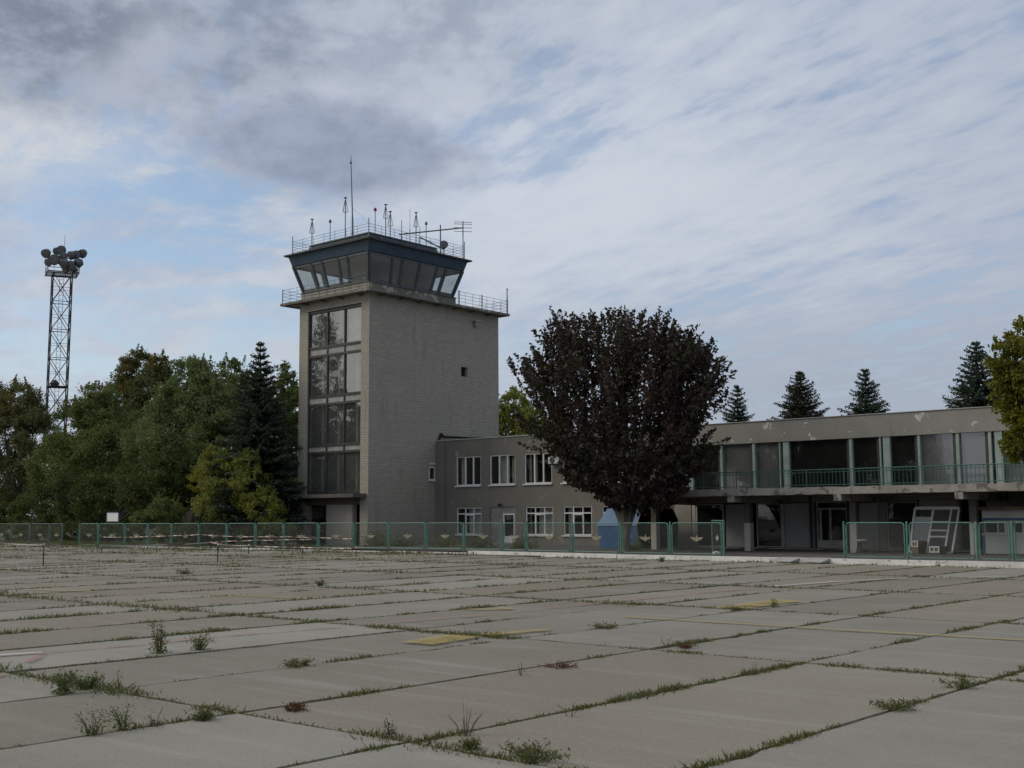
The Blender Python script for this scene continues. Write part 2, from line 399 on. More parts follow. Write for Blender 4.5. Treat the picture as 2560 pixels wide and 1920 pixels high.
leaf_mat('leaf_yellow', (.21, .24, .050), (.29, .29, .055), (.14, .19, .05), .40, (.30, .25, .03))
leaf_mat('leaf_yellow_dark', (.16, .165, .018), (.22, .20, .02), (.11, .13, .02), .42)
leaf_mat('needle', (.040, .057, .040), (.070, .094, .068), (.030, .045, .032), .14)
leaf_mat('needle_brown', (.040, .042, .028), (.068, .062, .044), (.030, .036, .026), .1, (.085, .06, .038))
leaf_mat('grass_blade', (.095, .110, .036), (.175, .178, .075), (.125, .128, .055), .35, (.20, .175, .10))
leaf_mat('weed_leaf', (.090, .115, .038), (.16, .185, .080), (.12, .135, .055), .35)
leaf_mat('weed_dry', (.12, .105, .06), (.20, .175, .11), (.10, .10, .05), .2)
leaf_mat('weed_red', (.12, .05, .035), (.16, .065, .045), (.09, .06, .03), .2)
paint_mat('yellow_paint', (.45, .35, .09), .43)
paint_mat('red_paint', (.44, .20, .16), .48)
paint_mat('white_paint', (.66, .66, .64), .42)
M = MATS

# ------------------------------------------------------------------ object helpers
BASE = {}


class MB:
    def __init__(s): s.v = []; s.f = []
    def quad(s, *p):
        n = len(s.v); s.v += [tuple(q) for q in p]; s.f.append(tuple(range(n, n + len(p)))); return s
    def box(s, x0, x1, y0, y1, z0, z1):
        n = len(s.v)
        s.v += [(x0, y0, z0), (x1, y0, z0), (x1, y1, z0), (x0, y1, z0), (x0, y0, z1), (x1, y0, z1), (x1, y1, z1), (x0, y1, z1)]
        s.f += [tuple(n + i for i in q) for q in ((0, 3, 2, 1), (4, 5, 6, 7), (0, 1, 5, 4), (1, 2, 6, 5), (2, 3, 7, 6), (3, 0, 4, 7))]
        return s
    def hexa(s, lo, hi):
        n = len(s.v); s.v += [tuple(q) for q in lo] + [tuple(q) for q in hi]
        s.f += [tuple(n + i for i in q) for q in ((0, 3, 2, 1), (4, 5, 6, 7), (0, 1, 5, 4), (1, 2, 6, 5), (2, 3, 7, 6), (3, 0, 4, 7))]
        return s
    def tube(s, pts, r, n=6, cap=True, r2=None):
        pts = [Vector(p) for p in pts]; k = len(s.v)
        N = len(pts)
        for i, p in enumerate(pts):
            t = (pts[min(i + 1, N - 1)] - pts[max(i - 1, 0)]).normalized()
            a = t.cross(Vector((0, 0, 1)) if abs(t.z) < .9 else Vector((1, 0, 0))).normalized(); b = t.cross(a)
            rr = r if r2 is None else r + (r2 - r) * i / (N - 1)
            if isinstance(r, (list, tuple)): rr = r[i]
            for j in range(n):
                c = math.cos(2 * math.pi * j / n) * rr; d = math.sin(2 * math.pi * j / n) * rr
                s.v.append(tuple(p + a * c + b * d))
        for i in range(N - 1):
            for j in range(n):
                s.f.append((k + i * n + j, k + i * n + (j + 1) % n, k + (i + 1) * n + (j + 1) % n, k + (i + 1) * n + j))
        if cap:
            s.f.append(tuple(k + j for j in range(n))[::-1]); s.f.append(tuple(k + (N - 1) * n + j for j in range(n)))
        return s
    def lathe(s, c, axis, prof, n=14):
        """prof: (radius, height along axis)"""
        axis = Vector(axis).normalized(); c = Vector(c)
        a = axis.cross(Vector((0, 0, 1)) if abs(axis.z) < .9 else Vector((1, 0, 0))).normalized(); b = axis.cross(a)
        k = len(s.v)
        for rr, hh in prof:
            for j in range(n):
                s.v.append(tuple(c + axis * hh + a * (rr * math.cos(2 * math.pi * j / n)) + b * (rr * math.sin(2 * math.pi * j / n))))
        for i in range(len(prof) - 1):
            for j in range(n):
                s.f.append((k + i * n + j, k + i * n + (j + 1) % n, k + (i + 1) * n + (j + 1) % n, k + (i + 1) * n + j))
        s.f.append(tuple(k + j for j in range(n))[::-1]); s.f.append(tuple(k + (len(prof) - 1) * n + j for j in range(n)))
        return s
    def poly(s, pts, off):
        """extrude a flat outline by the vector off"""
        n = len(pts); k = len(s.v); off = Vector(off)
        s.v += [tuple(p) for p in pts] + [tuple(Vector(p) + off) for p in pts]
        s.f.append(tuple(range(k, k + n))[::-1]); s.f.append(tuple(range(k + n, k + 2 * n)))
        for i in range(n): s.f.append((k + i, k + (i + 1) % n, k + n + (i + 1) % n, k + n + i))
        return s
    def build(s, name, mat, parent=None, loc=None):
        me = bpy.data.meshes.new(name)
        o = bpy.data.objects.new(name, me); COL.objects.link(o)
        b = Vector((0, 0, 0))
        if parent is not None: b = BASE[parent.name]; o.parent = parent
        elif loc is not None: b = Vector(loc); o.location = b
        me.from_pydata([(p[0] - b.x, p[1] - b.y, p[2] - b.z) for p in s.v], [], s.f)
        me.materials.append(mat)
        BASE[o.name] = b
        return o


def thing(name, label, cat, loc, group=None):
    o = bpy.data.objects.new(name, None); COL.objects.link(o); o.empty_display_size = .3
    o.location = loc; BASE[o.name] = Vector(loc)
    return tag(o, label, cat, group)


def tag(o, label, cat, group=None):
    o['label'] = label; o['category'] = cat
    if group: o['group'] = group
    return o


def struct(o, kind='structure'): o['kind'] = kind; return o


def np_mesh(name, V, k, mat, parent=None, loc=None):
    """V: (n,k,3) separate faces of k corners each"""
    n = len(V); me = bpy.data.meshes.new(name)
    b = BASE[parent.name] if parent is not None else Vector(loc or (0, 0, 0))
    co = (V.reshape(-1, 3) - np.array(b)).astype(np.float32)
    me.vertices.add(n * k); me.vertices.foreach_set('co', co.ravel())
    me.loops.add(n * k); me.loops.foreach_set('vertex_index', np.arange(n * k, dtype=np.int32))
    me.polygons.add(n); me.polygons.foreach_set('loop_start', np.arange(0, n * k, k, dtype=np.int32))
    me.update(calc_edges=True); me.materials.append(mat)
    o = bpy.data.objects.new(name, me); COL.objects.link(o)
    if parent is not None: o.parent = parent
    else: o.location = b
    BASE[o.name] = b
    return o


def wall_x(mb, x0, x1, z0, z1, y, holes, depth):
    """wall facing -Y with rectangular openings (xa,xb,za,zb) and reveals of the given depth"""
    xs = sorted({x0, x1, *[h[0] for h in holes], *[h[1] for h in holes]}); zs = sorted({z0, z1, *[h[2] for h in holes], *[h[3] for h in holes]})
    for a, b in zip(xs, xs[1:]):
        for c, d in zip(zs, zs[1:]):
            mx, mz = (a + b) / 2, (c + d) / 2
            if any(h[0] < mx < h[1] and h[2] < mz < h[3] for h in holes): continue
            mb.quad((a, y, c), (b, y, c), (b, y, d), (a, y, d))
    for a, b, c, d in holes:
        e = y + depth
        mb.quad((a, y, c), (a, y, d), (a, e, d), (a, e, c)); mb.quad((b, y, c), (b, e, c), (b, e, d), (b, y, d))
        mb.quad((a, y, d), (b, y, d), (b, e, d), (a, e, d)); mb.quad((a, y, c), (a, e, c), (b, e, c), (b, y, c))
    return mb


def wall_y(mb, y0, y1, z0, z1, x, holes, depth):
    """wall facing +X"""
    ys = sorted({y0, y1, *[h[0] for h in holes], *[h[1] for h in holes]}); zs = sorted({z0, z1, *[h[2] for h in holes], *[h[3] for h in holes]})
    for a, b in zip(ys, ys[1:]):
        for c, d in zip(zs, zs[1:]):
            my, mz = (a + b) / 2, (c + d) / 2
            if any(h[0] < my < h[1] and h[2] < mz < h[3] for h in holes): continue
            mb.quad((x, a, c), (x, b, c), (x, b, d), (x, a, d))
    for a, b, c, d in holes:
        e = x - depth
        mb.quad((x, a, c), (x, a, d), (e, a, d), (e, a, c)); mb.quad((x, b, c), (e, b, c), (e, b, d), (x, b, d))
        mb.quad((x, a, d), (x, b, d), (e, b, d), (e, a, d)); mb.quad((x, a, c), (e, a, c), (e, b, c), (x, b, c))
    return mb


# ------------------------------------------------------------------ ground
rng = np.random.default_rng(7)
random.seed(5)
EX = Vector((math.cos(GD), math.sin(GD), 0)); EY = Vector((-math.sin(GD), math.cos(GD), 0))


def grid(i, j): return Vector((GX, GY, 0)) + EX * (GS * i) + EY * (GL * j)


def build_ground():
    g = MB().quad((-1500, -600, -.07), (1200, -600, -.07), (1200, 2500, -.07), (-1500, 2500, -.07))
    struct(g.build('ground', M['soil']))
    mb = MB()
    for j in range(-7, 6):
        for i in range(-52, 30):
            c = grid(i + .5, j + .5)
            if c.y > 36.6 and c.x > -30: continue
            dist = c.length
            gap = .016 + .012 * random.random()
            hz = random.uniform(-.007, .007); tx, ty = random.uniform(-.003, .003), random.uniform(-.0015, .0015)
            ch = lambda: random.random() * jt + (random.random() * .06 if random.random() < .07 else 0)
            def P(u, v, q=0.0):
                p = Vector((GX, GY, 0)) + EX * (GS * i + u) + EY * (GL * j + v)
                return (p.x, p.y, hz + tx * (u - GS / 2) + ty * (v - GL / 2) + q)
            if dist < 42 and j > -2:
                pts = []; n1, n2 = 8, 22; jt = .016
                for k in range(n1): pts.append((gap + (GS - 2 * gap) * k / n1, gap + ch()))
                for k in range(n2): pts.append((GS - gap - ch(), gap + (GL - 2 * gap) * k / n2))
                for k in range(n1): pts.append((GS - gap - (GS - 2 * gap) * k / n1, GL - gap - ch()))
                for k in range(n2): pts.append((gap + ch(), GL - gap - (GL - 2 * gap) * k / n2))
            else:
                pts = [(gap, gap), (GS - gap, gap), (GS - gap, GL - gap), (gap, GL - gap)]
            n = len(mb.v); m = len(pts)
            mb.v += [P(u, v) for u, v in pts] + [P(u, v, -.055) for u, v in pts]
            mb.f.append(tuple(range(n, n + m)))
            for k in range(m): mb.f.append((n + k, n + m + k, n + m + (k + 1) % m, n + (k + 1) % m))
    struct(mb.build('apron', M['apron_concrete']))


build_ground()


def kerb_y(x):      # line of the fence, gently bent
    return float(np.interp(x, [-68, -52, -43, -33.5, -28, -8], [37.15, 37.6, 38.5, 38.4, 37.85, 37.7]))


# raised pavement in front of the terminal, with a whitewashed kerb
pv = MB(); xs = [-47, -44, -40, -36.0, -33, -30, -27, -24, -20, -16, -10, 0, 25]
for a, b in zip(xs, xs[1:]): pv.quad((a, kerb_y(a) - .6, .096), (b, kerb_y(b) - .6, .096), (b, 48.6, .096), (a, 48.6, .096))
struct(pv.build('pavement', M['pavement_asphalt']))
lawn = MB()
lx = [-130, -100, -80, -68, -60, -52, -47.0]
for a, b in zip(lx, lx[1:]): lawn.quad((a, kerb_y(a) - .3, -.004), (b, kerb_y(b) - .3, -.004), (b, 75, -.004), (a, 75, -.004))
struct(lawn.build('lawn', M['grass_soil']))
kb = MB(); x = -34.6; k = 0
while x < 12:
    L = 4.1; a, b = x + .012, x + L - .012; j = random.uniform(-.02, .02)
    ya, yb = kerb_y(a) - .92 + j, kerb_y(b) - .92 + j; t = .128 + random.uniform(-.008, .008)
    kb.hexa([(a, ya - .02, -.05), (b, yb - .02, -.05), (b, yb + .32, -.05), (a, ya + .32, -.05)],
            [(a, ya + .012, t), (b, yb + .012, t), (b, yb + .32, t), (a, ya + .32, t)])
    x += L
struct(kb.build('kerb', M['whitewashed_kerb']))
kb = MB(); x = -62.0
while x < -34.7:
    L = 2.05; a, b = x + .015, min(x + L - .015, -34.65); t = .05 + random.uniform(-.02, .02)
    ya, yb = kerb_y(a) - .86, kerb_y(b) - .86
    kb.hexa([(a, ya, -.05), (b, yb, -.05), (b, yb + .22, -.05), (a, ya + .22, -.05)], [(a, ya + .01, t), (b, yb + .01, t), (b, yb + .22, t), (a, ya + .22, t)])
    x += L
struct(kb.build('low_kerb', M['whitewashed_kerb']))
# two little concrete ramps over the kerb by the gate
for n, (xa, xb, lab) in enumerate(((1000, 1230, 'left of the two concrete ramps laid over the white kerb at the gate gap'),
                                   (1365, 1575, 'right of the two concrete ramps laid over the white kerb at the gate gap'))):
    p = gz(*Z4(xb - 95, 1545)); w = .40; yk = kerb_y(p.x) - .93
    mb = MB()
    k = len(mb.v)
    mb.v += [(p.x - w, yk - .62, .006), (p.x + w, yk - .62, .006), (p.x + w, yk - .03, .006), (p.x - w, yk - .03, .006), (p.x - w, yk - .03, .12), (p.x + w, yk - .03, .12), (p.x - w, yk + .3, .145), (p.x + w, yk + .3, .145), (p.x - w, yk - .62, .03), (p.x + w, yk - .62, .03), (p.x - w, yk + .3, .132), (p.x + w, yk + .3, .132)]
    mb.f += [(8, 9, 5, 4), (4, 5, 7, 6), (0, 1, 9, 8), (1, 2, 5, 9), (3, 0, 8, 4), (5, 2, 11, 7), (3, 4, 6, 10), (6, 7, 11, 10)]
    tag(mb.build('kerb_ramp', M['grey_kerb'], loc=(p.x, yk, 0)), lab, 'ramp', 'concrete kerb ramps')


def decal(name, mat, polys, z=.022):
    mb = MB()
    for pts in polys: mb.quad(*[(p.x, p.y, z) for p in pts])
    struct(mb.build(name, mat))


def strip(pts, w):
    out = []
    for a, b in zip(pts, pts[1:]):
        n = (b - a).normalized(); n = Vector((-n.y, n.x, 0)) * w / 2
        out.append((a - n, b - n, b + n, a + n))
    return out


q = lambda z, *pp: [gz(*z(a, b)) for a, b in pp]
decal('yellow_marking', M['yellow_paint'], [q(G4, (1725, 464), (1870, 476), (2085, 441), (1935, 431)),
      q(G4, (2062, 430), (2120, 437), (2370, 414), (2390, 403)), q(G5, (860, 315), (1000, 319), (1260, 285), (1130, 278)), q(G4, (1990, 320), (2090, 323), (2215, 320), (2210, 314))]
      + strip(q(G5, (490, 354), (750, 370), (1250, 400), (2215, 457)), .13) + strip(q(G5, (2215, 457), (2600, 480)), .13)
      + strip(q(G4, (110, 234), (420, 244)), .16) + strip(q(G4, (910, 256), (1250, 272), (1390, 273)), .14))
decal('red_marking', M['red_paint'], strip(q(G4, (220, 506), (630, 470), (1000, 433), (1480, 396)), .12) + strip(q(G4, (1600, 385), (2150, 340)), .12)
      + strip(q(G5, (0, 331), (400, 290), (900, 240), (1080, 225)), .12) + [q(G4, (95, 552), (140, 552), (222, 508), (180, 508)), q(G4, (-20, 620), (10, 618), (30, 604), (-20, 600))])
decal('white_marking', M['white_paint'], strip(q(G4, (-120, 531), (0, 521), (185, 508)), .12) + strip(q(G5, (1130, 220), (1400, 200), (1720, 185)), .17)
      + strip(q(G5, (1800, 184), (2150, 178)), .12) + strip(q(Z4, (1590, 1565), (1860, 1568)), .3))

# ------------------------------------------------------------------ control tower
XL, XR, YF, YB = -52.66, -46.83, 43.0, 53.55
tower = thing('control_tower', 'tall pale brick control tower with glazed stairwell and blue roofed cab', 'control tower', ((XL + XR) / 2, 48, 0))
gl0, gl1 = -51.92, -47.47
SOF = 13.62
mb = MB()
wall_x(mb, XL, XR, -.1, SOF, YF, [(gl0, gl1, -.05, 13.15)], .45)
wall_y(mb, YF, YB, -.1, SOF, XR, [(50.24, 50.79, 9.69, 10.26), (47.58, 48.10, 3.60, 4.36)], .35)
mb.quad((XL, YF, -.1), (XL, YB, -.1), (XL, YB, SOF), (XL, YF, SOF)); mb.quad((XL, YB, -.1), (XR, YB, -.1), (XR, YB, SOF), (XL, YB, SOF))
mb.build('brick_wall', M['pale_brick'], tower)
# interior shell seen through the stair glazing
mb = MB(); yb = 46.2
mb.quad((XL + .1, yb, 0), (XR - .1, yb, 0), (XR - .1, yb, 13.5), (XL + .1, yb, 13.5))
for x in (XL + .12, XR - .37): mb.quad((x, YF + .3, 0), (x, yb, 0), (x, yb, 13.5), (x, YF + .3, 13.5))
bands = [(2.62, 2.95), (5.14, 5.52), (7.82, 8.26), (10.56, 11.02), (13.05, 13.3)]
for a, b in bands: mb.box(gl0 - .05, gl1 + .05, YF + .5, yb - .01, a + .06, b - .06)
for a, b in zip(bands, bands[1:]):      # stair flights
    mb.hexa([(gl0 + .3, 44.9, a[1]), (gl1 - .3, 44.9, b[0] - .3), (gl1 - .3, 46.1, b[0] - .3), (gl0 + .3, 46.1, a[1])],
            [(gl0 + .3, 44.9, a[1] + .25), (gl1 - .3, 44.9, b[0] - .05), (gl1 - .3, 46.1, b[0] - .05), (gl0 + .3, 46.1, a[1] + .25)])
mb.build('stairwell', M['beige_wall'], tower)
mx_ = [gl0, -50.36, -48.92, gl1]
yg = YF + .16
for k, (a, b) in enumerate(zip(bands, bands[1:])):
    z0, z1 = a[1], b[0]
    for c in range(3):
        x0, x1 = mx_[c] + .045, mx_[c + 1] - .045
        fr = MB()
        for (p0, p1, r0, r1) in ((x0, x0 + .05, z0, z1), (x1 - .05, x1, z0, z1), (x0 + .05, x1 - .05, z0, z0 + .05), (x0 + .05, x1 - .05, z1 - .05, z1)):
            fr.box(p0, p1, yg - .03, yg + .04, r0, r1)
        w = fr.build('stair_window', M['dark_frame'], tower)
        MB().quad((x0 + .05, yg, z0 + .05), (x1 - .05, yg, z0 + .05), (x1 - .05, yg, z1 - .05), (x0 + .05, yg, z1 - .05)).build('pane', M['tower_glass'], w)
    for x, r in ((-51.3, .05), (-49.95, .06), (-48.45, .06)):
        MB().box(x - r, x + r, YF + .62, YF + .74, z0 - .05, z1 + .05).build('inner_post', M['white_plastic'], tower)
mb = MB()
for x in mx_: mb.box(x - .045, x + .045, yg - .07, yg + .07, 2.62, 13.14)
for a, b in bands: mb.box(gl0, gl1, yg - .085, yg + .055, a - .075, a + .055) if a > 3 else None; mb.box(gl0, gl1, yg - .083, yg + .05, b - .055, b + .075)
mb.build('curtain_wall_frame', M['dark_frame'], tower)
for a, b in bands[1:4]:
    for c in range(3): MB().box(mx_[c] + .05, mx_[c + 1] - .05, yg - .02, yg + .03, a + .05, b - .05).build('spandrel_panel', M['panel_grey'], tower)
MB().box(mx_[0] + .05, mx_[3] - .05, yg - .02, yg + .03, 13.1, 13.14).build('head_panel', M['panel_grey'], tower)
# pale sheet hung inside the top right pane
cu = MB(); n = 24
for i in range(n):
    xa, xb = -48.8 + 1.2 * i / n, -48.8 + 1.2 * (i + 1) / n
    cu.quad((xa, yg + .16 + .05 * math.sin(i * 1.3), 11.05), (xb, yg + .16 + .05 * math.sin((i + 1) * 1.3), 11.05), (xb, yg + .16 + .05 * math.sin((i + 1) * 1.3), 13.0), (xa, yg + .16 + .05 * math.sin(i * 1.3), 13.0))
cu.build('curtain', M['white_curtain'], tower)
# entrance below the stairwell: canopy, brick pier, dark recess, door
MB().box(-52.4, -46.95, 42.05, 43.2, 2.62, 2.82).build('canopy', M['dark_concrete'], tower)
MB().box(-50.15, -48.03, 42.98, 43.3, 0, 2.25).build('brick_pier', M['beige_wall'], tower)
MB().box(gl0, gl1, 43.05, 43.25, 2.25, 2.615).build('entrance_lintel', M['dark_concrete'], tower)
dr = MB().box(-51.8, -50.25, 44.2, 44.26, 0, 2.2).build('entrance_door', M['dark_frame'], tower)
MB().tube([(-50.6, 44.16, .95), (-50.6, 44.16, 1.25)], .018).build('handle', M['antenna_steel'], dr)
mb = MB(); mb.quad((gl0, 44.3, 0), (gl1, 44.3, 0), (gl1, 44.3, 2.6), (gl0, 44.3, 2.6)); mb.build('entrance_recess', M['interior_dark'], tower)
# side wall openings
MB().box(XR - .3, XR - .22, 50.24, 50.79, 9.69, 10.26).build('vent_opening', M['black_void'], tower)
fr = MB(); X0 = XR - .05
for a, b, c, d in ((47.58, 47.65, 3.60, 4.36), (48.03, 48.10, 3.60, 4.36), (47.65, 48.03, 3.60, 3.68), (47.65, 48.03, 4.29, 4.36)): fr.box(X0 - .04, X0 + .06, a, b, c, d)
fr.box(X0 - .02, X0 + .12, 47.54, 48.14, 3.55, 3.598)
w = fr.build('side_window', M['white_frame'], tower)
MB().quad((X0, 47.65, 3.68), (X0, 48.03, 3.68), (X0, 48.03, 4.29), (X0, 47.65, 4.29)).build('pane', M['dark_glass'], w)
MB().quad((X0 - .25, 47.5, 3.5), (X0 - .25, 48.2, 3.5), (X0 - .25, 48.2, 4.5), (X0 - .25, 47.5, 4.5)).build('dark_room', M['interior_dark'], w)
st = MB()
for k in range(3): st.lathe((XR + .02, 47.68 + k * .16, 4.52), (1, 0, 0), [(.05, 0), (.055, .03), (.03, .07)], 8)
st.build('wall_insulator', M['white_frame'], tower)
lp = MB().box(XR + .002, XR + .3, 51.2, 51.62, 13.02, 13.1).box(XR + .05, XR + .22, 51.3, 51.52, 12.75, 13.02)
lp.build('wall_bracket', M['panel_grey'], tower)

# balcony slab
SX0, SX1, SY0, SY1 = -53.7, -46.23, 42.4, 53.93
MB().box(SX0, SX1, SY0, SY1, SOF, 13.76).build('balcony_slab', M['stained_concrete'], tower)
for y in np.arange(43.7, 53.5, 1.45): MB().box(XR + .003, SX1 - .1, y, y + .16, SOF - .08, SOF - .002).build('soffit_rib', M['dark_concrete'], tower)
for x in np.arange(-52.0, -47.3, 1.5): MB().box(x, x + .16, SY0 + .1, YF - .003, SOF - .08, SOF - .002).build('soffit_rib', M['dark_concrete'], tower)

# glazed cab, leaning outwards
BX0, BX1, BY0, BY1 = -51.83, -46.46, 42.62, 49.07
ZB0, ZW0, ZW1, ZF1 = 13.765, 14.14, 15.66, 16.24


def cab(z, o=0.0):     # plan of the cab at height z
    t = max(0.0, (z - ZW0)) * .285 + o
    return BX0 - t, BX1 + t, BY0 - t, BY1 + t


mb = MB(); mb2 = MB(); t = .13
for a in ((BX0 - .12, BX1 + .1, BY0 - .12, BY0 + t), (BX0 - .12, BX1 + .1, BY1 - t, BY1 + .22), (BX0 - .12, BX0 + t, BY0 + t, BY1 - t), (BX1 - t, BX1 + .1, BY0 + t, BY1 - t)):
    (mb if a[3] < 43 or a[1] < -51 else mb2).box(*a, ZB0, 14.10)
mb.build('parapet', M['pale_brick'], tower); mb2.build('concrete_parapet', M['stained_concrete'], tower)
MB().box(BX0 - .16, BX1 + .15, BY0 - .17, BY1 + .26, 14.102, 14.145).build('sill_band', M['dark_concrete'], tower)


def corner(z, i, o=0.0):
    a, b, c, d = cab(z, o); return Vector([(a, c, z), (b, c, z), (b, d, z), (a, d, z)][i])


frac_front = [0, .245, .385, .60, .72, 1]
frac_side = [0, .24, .345, .53, .72, .82, 1]
sides = [(0, 1, frac_front), (1, 2, frac_side), (2, 3, frac_front), (3, 0, frac_side)]
fr = MB()
zl, zh = ZW0 + .005, ZW1
for a, b, fs in sides:
    A0, A1, B0, B1 = corner(zl, a), corner(zh, a), corner(zl, b), corner(zh, b)
    nrm = (B0 - A0).cross(A1 - A0).normalized()
    for k, f in enumerate(fs):
        if k == 0: wd = .0
        p0, p1 = A0.lerp(B0, f), A1.lerp(B1, f)
        ax = (B0 - A0).normalized()
        w0 = .075 if 0 < k < len(fs) - 1 else .10
        fr.hexa([p0 - ax * w0 - nrm * .07, p0 + ax * w0 - nrm * .07, p0 + ax * w0 + nrm * .05, p0 - ax * w0 + nrm * .05],
                [p1 - ax * w0 - nrm * .07, p1 + ax * w0 - nrm * .07, p1 + ax * w0 + nrm * .05, p1 - ax * w0 + nrm * .05])
    for z, hh in ((zl + .095, .095), (zh - .04, .05)):
        pa, pb = corner(z, a), corner(z, b)
        fr.hexa([pa - nrm * .05 + Vector((0, 0, -hh)), pb - nrm * .05 + Vector((0, 0, -hh)), pb + nrm * .03 + Vector((0, 0, -hh)), pa + nrm * .03 + Vector((0, 0, -hh))],
                [pa - nrm * .05 + Vector((0, 0, hh)), pb - nrm * .05 + Vector((0, 0, hh)), pb + nrm * .03 + Vector((0, 0, hh)), pa + nrm * .03 + Vector((0, 0, hh))])
cabf = fr.build('cab_frame', M['cab_frame'], tower)
for a, b, fs in sides:
    A0, A1, B0, B1 = corner(zl, a), corner(zh, a), corner(zl, b), corner(zh, b)
    for f, g in zip(fs, fs[1:]):
        MB().quad(A0.lerp(B0, f), A0.lerp(B0, g), A1.lerp(B1, g), A1.lerp(B1, f)).build('cab_pane', M['cab_glass'], cabf)
mb = MB(); zc = 13.8
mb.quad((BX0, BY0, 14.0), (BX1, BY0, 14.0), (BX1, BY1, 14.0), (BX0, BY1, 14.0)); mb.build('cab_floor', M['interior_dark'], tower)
a, b, c, d = cab(ZW1 - .02, -.05)
MB().quad((a, c, ZW1 + .02), (b, c, ZW1 + .02), (b, d, ZW1 + .02), (a, d, ZW1 + .02)).build('cab_ceiling', M['sign_white'], tower)
# partition and consoles inside the cab
MB().box(-50.8, -47.9, 48.75, 48.85, 14.0, 15.66).build('cab_partition', M['kiosk_cream'], tower)
MB().box(-50.6, -47.2, 43.6, 44.3, 14.0, 14.55).build('cab_console', M['interior_plaster'], tower)
mb = MB()
for a, b, fs in sides:
    lo0, lo1, hi0, hi1 = corner(ZW1 + .03, a, .05), corner(ZW1 + .03, b, .05), corner(ZF1, a, .05), corner(ZF1, b, .05)
    mb.quad(lo0, lo1, hi1, hi0)
mb.quad(*[corner(ZW1 + .03, i, .05) for i in range(4)])
mb.build('blue_fascia', M['blue_fascia'], tower)
RX0, RX1, RY0, RY1 = cab(ZF1, .24)
MB().box(RX0, RX1, RY0, RY1, ZF1 + .003, ZF1 + .085).build('roof', M['bitumen'], tower)
MB().box(-50.9, RX1 - .35, RY0 + .35, 47.4, ZF1 + .09, ZF1 + .36).box(-50.75, RX1 - .25, RY0 + .25, 47.25, ZF1 + .36, ZF1 + .42).build('roof_box', M['roof_metal'], tower)


def railing(mb, pts, h, rails, step, r=.014, pr=.018, closed=False, skip=()):
    pts = [Vector(p) for p in pts]
    seg = list(zip(pts, pts[1:])) + ([(pts[-1], pts[0])] if closed else [])
    for a, b in seg:
        for k in range(1, rails + 1): mb.tube([a + Vector((0, 0, h * k / rails)), b + Vector((0, 0, h * k / rails))], r, 4)
        n = max(1, round((b - a).length / step))
        for i in range(n + 1): p = a.lerp(b, i / n); mb.tube([p, p + Vector((0, 0, h))], pr, 4)


zr = ZF1 + .085
mb = MB(); railing(mb, [(RX0 + .35, RY0 + .35, zr), (RX1 - .3, RY0 + .3, zr), (RX1 - .3, RY1 - .35, zr), (RX0 + .35, RY1 - .35, zr)], .80, 5, .9, .011, .014, True)
for p in ((RX0 + .35, RY0 + .35), (RX1 - .3, RY0 + .3), (RX1 - .3, RY1 - .35), (RX0 + .35, RY1 - .35)): mb.tube([(*p, zr), (*p, zr + 1.1)], .028, 6)
mb.build('roof_railing', M['railing_blue'], tower)
zs = 13.76
mb = MB(); railing(mb, [(SX1 - .08, BY1 + .35, zs), (SX1 - .08, SY1 - .1, zs), (SX0 + .1, SY1 - .1, zs), (SX0 + .1, SY0 + .1, zs), (SX1 - .25, SY0 + .06, zs)], .78, 4, .62, .011, .012)
for y in (BY1 + .45, 51.5, SY1 - .12): mb.tube([(SX1 - .08, y, zs), (SX1 - .08, y, zs + .84)], .035, 6)
mb.tube([(SX0 + .1, SY0 + .1, zs), (SX0 + .1, SY0 + .1, zs + .82)], .03, 6)
mb.build('balcony_railing', M['railing_blue'], tower)

# ------------------------------------------------------------------ antennas and lamps on the tower roof
AG = 'aerials on the tower roof'


def roof_pt(px, py_top, edge):
    """edge 'f': on the front row, 's': on the side row, number: a row that far behind the front"""
    if edge == 'f': return gy(*Z1(px, py_top), RY0 + .55)
    if edge == 's': return gx(*Z1(px, py_top), RX1 - .5)
    return gy(*Z1(px, py_top), edge)


def discone(px, top, edge, label, r=.10):
    p = roof_pt(px, top, edge); b = (p.x, p.y, zr)
    o = thing('cage_antenna', label, 'antenna', b, AG)
    MB().tube([b, (p.x, p.y, p.z)], .026, 6).build('mast', M['antenna_steel'], o)
    mb = MB()
    for k in range(8):
        a = k * math.pi / 4; e = (p.x + r * 1.6 * math.cos(a), p.y + r * 1.6 * math.sin(a), p.z - .78)
        mb.tube([(p.x, p.y, p.z - .02), e], .0085, 3); mb.tube([e, (p.x, p.y, p.z - .82)], .0075, 3)
    mb.build('cage', M['antenna_steel'], o)
    MB().lathe((p.x, p.y, p.z), (0, 0, 1), [(.02, -.05), (.09, -.01), (.10, .015), (.03, .03)], 10).build('top_disc', M['antenna_steel'], o)


def obst_lamp(px, top, edge, label, mat, rr=.07):
    p = roof_pt(px, top, edge); b = (p.x, p.y, zr)
    o = thing('obstruction_lamp', label, 'lamp', b, 'lamps on the tower roof')
    MB().tube([b, (p.x, p.y, p.z - .12)], .024, 6).build('pole', M['railing_blue'], o)
    MB().lathe((p.x, p.y, p.z - .12), (0, 0, 1), [(.03, -.04), (rr, 0), (rr * 1.1, .06), (rr * .8, .13), (.02, .17)], 10).build('lamp_head', M[mat], o)


def whip(px, top, edge, label, r=.02):
    p = roof_pt(px, top, edge); b = (p.x, p.y, zr)
    tag(MB().tube([b, (p.x, p.y, (zr + p.z) / 2)], r * 1.3, 6).tube([(p.x, p.y, (zr + p.z) / 2), p], r * .7, 5).build('whip_antenna', M['antenna_steel'], loc=b), label, 'antenna', AG)


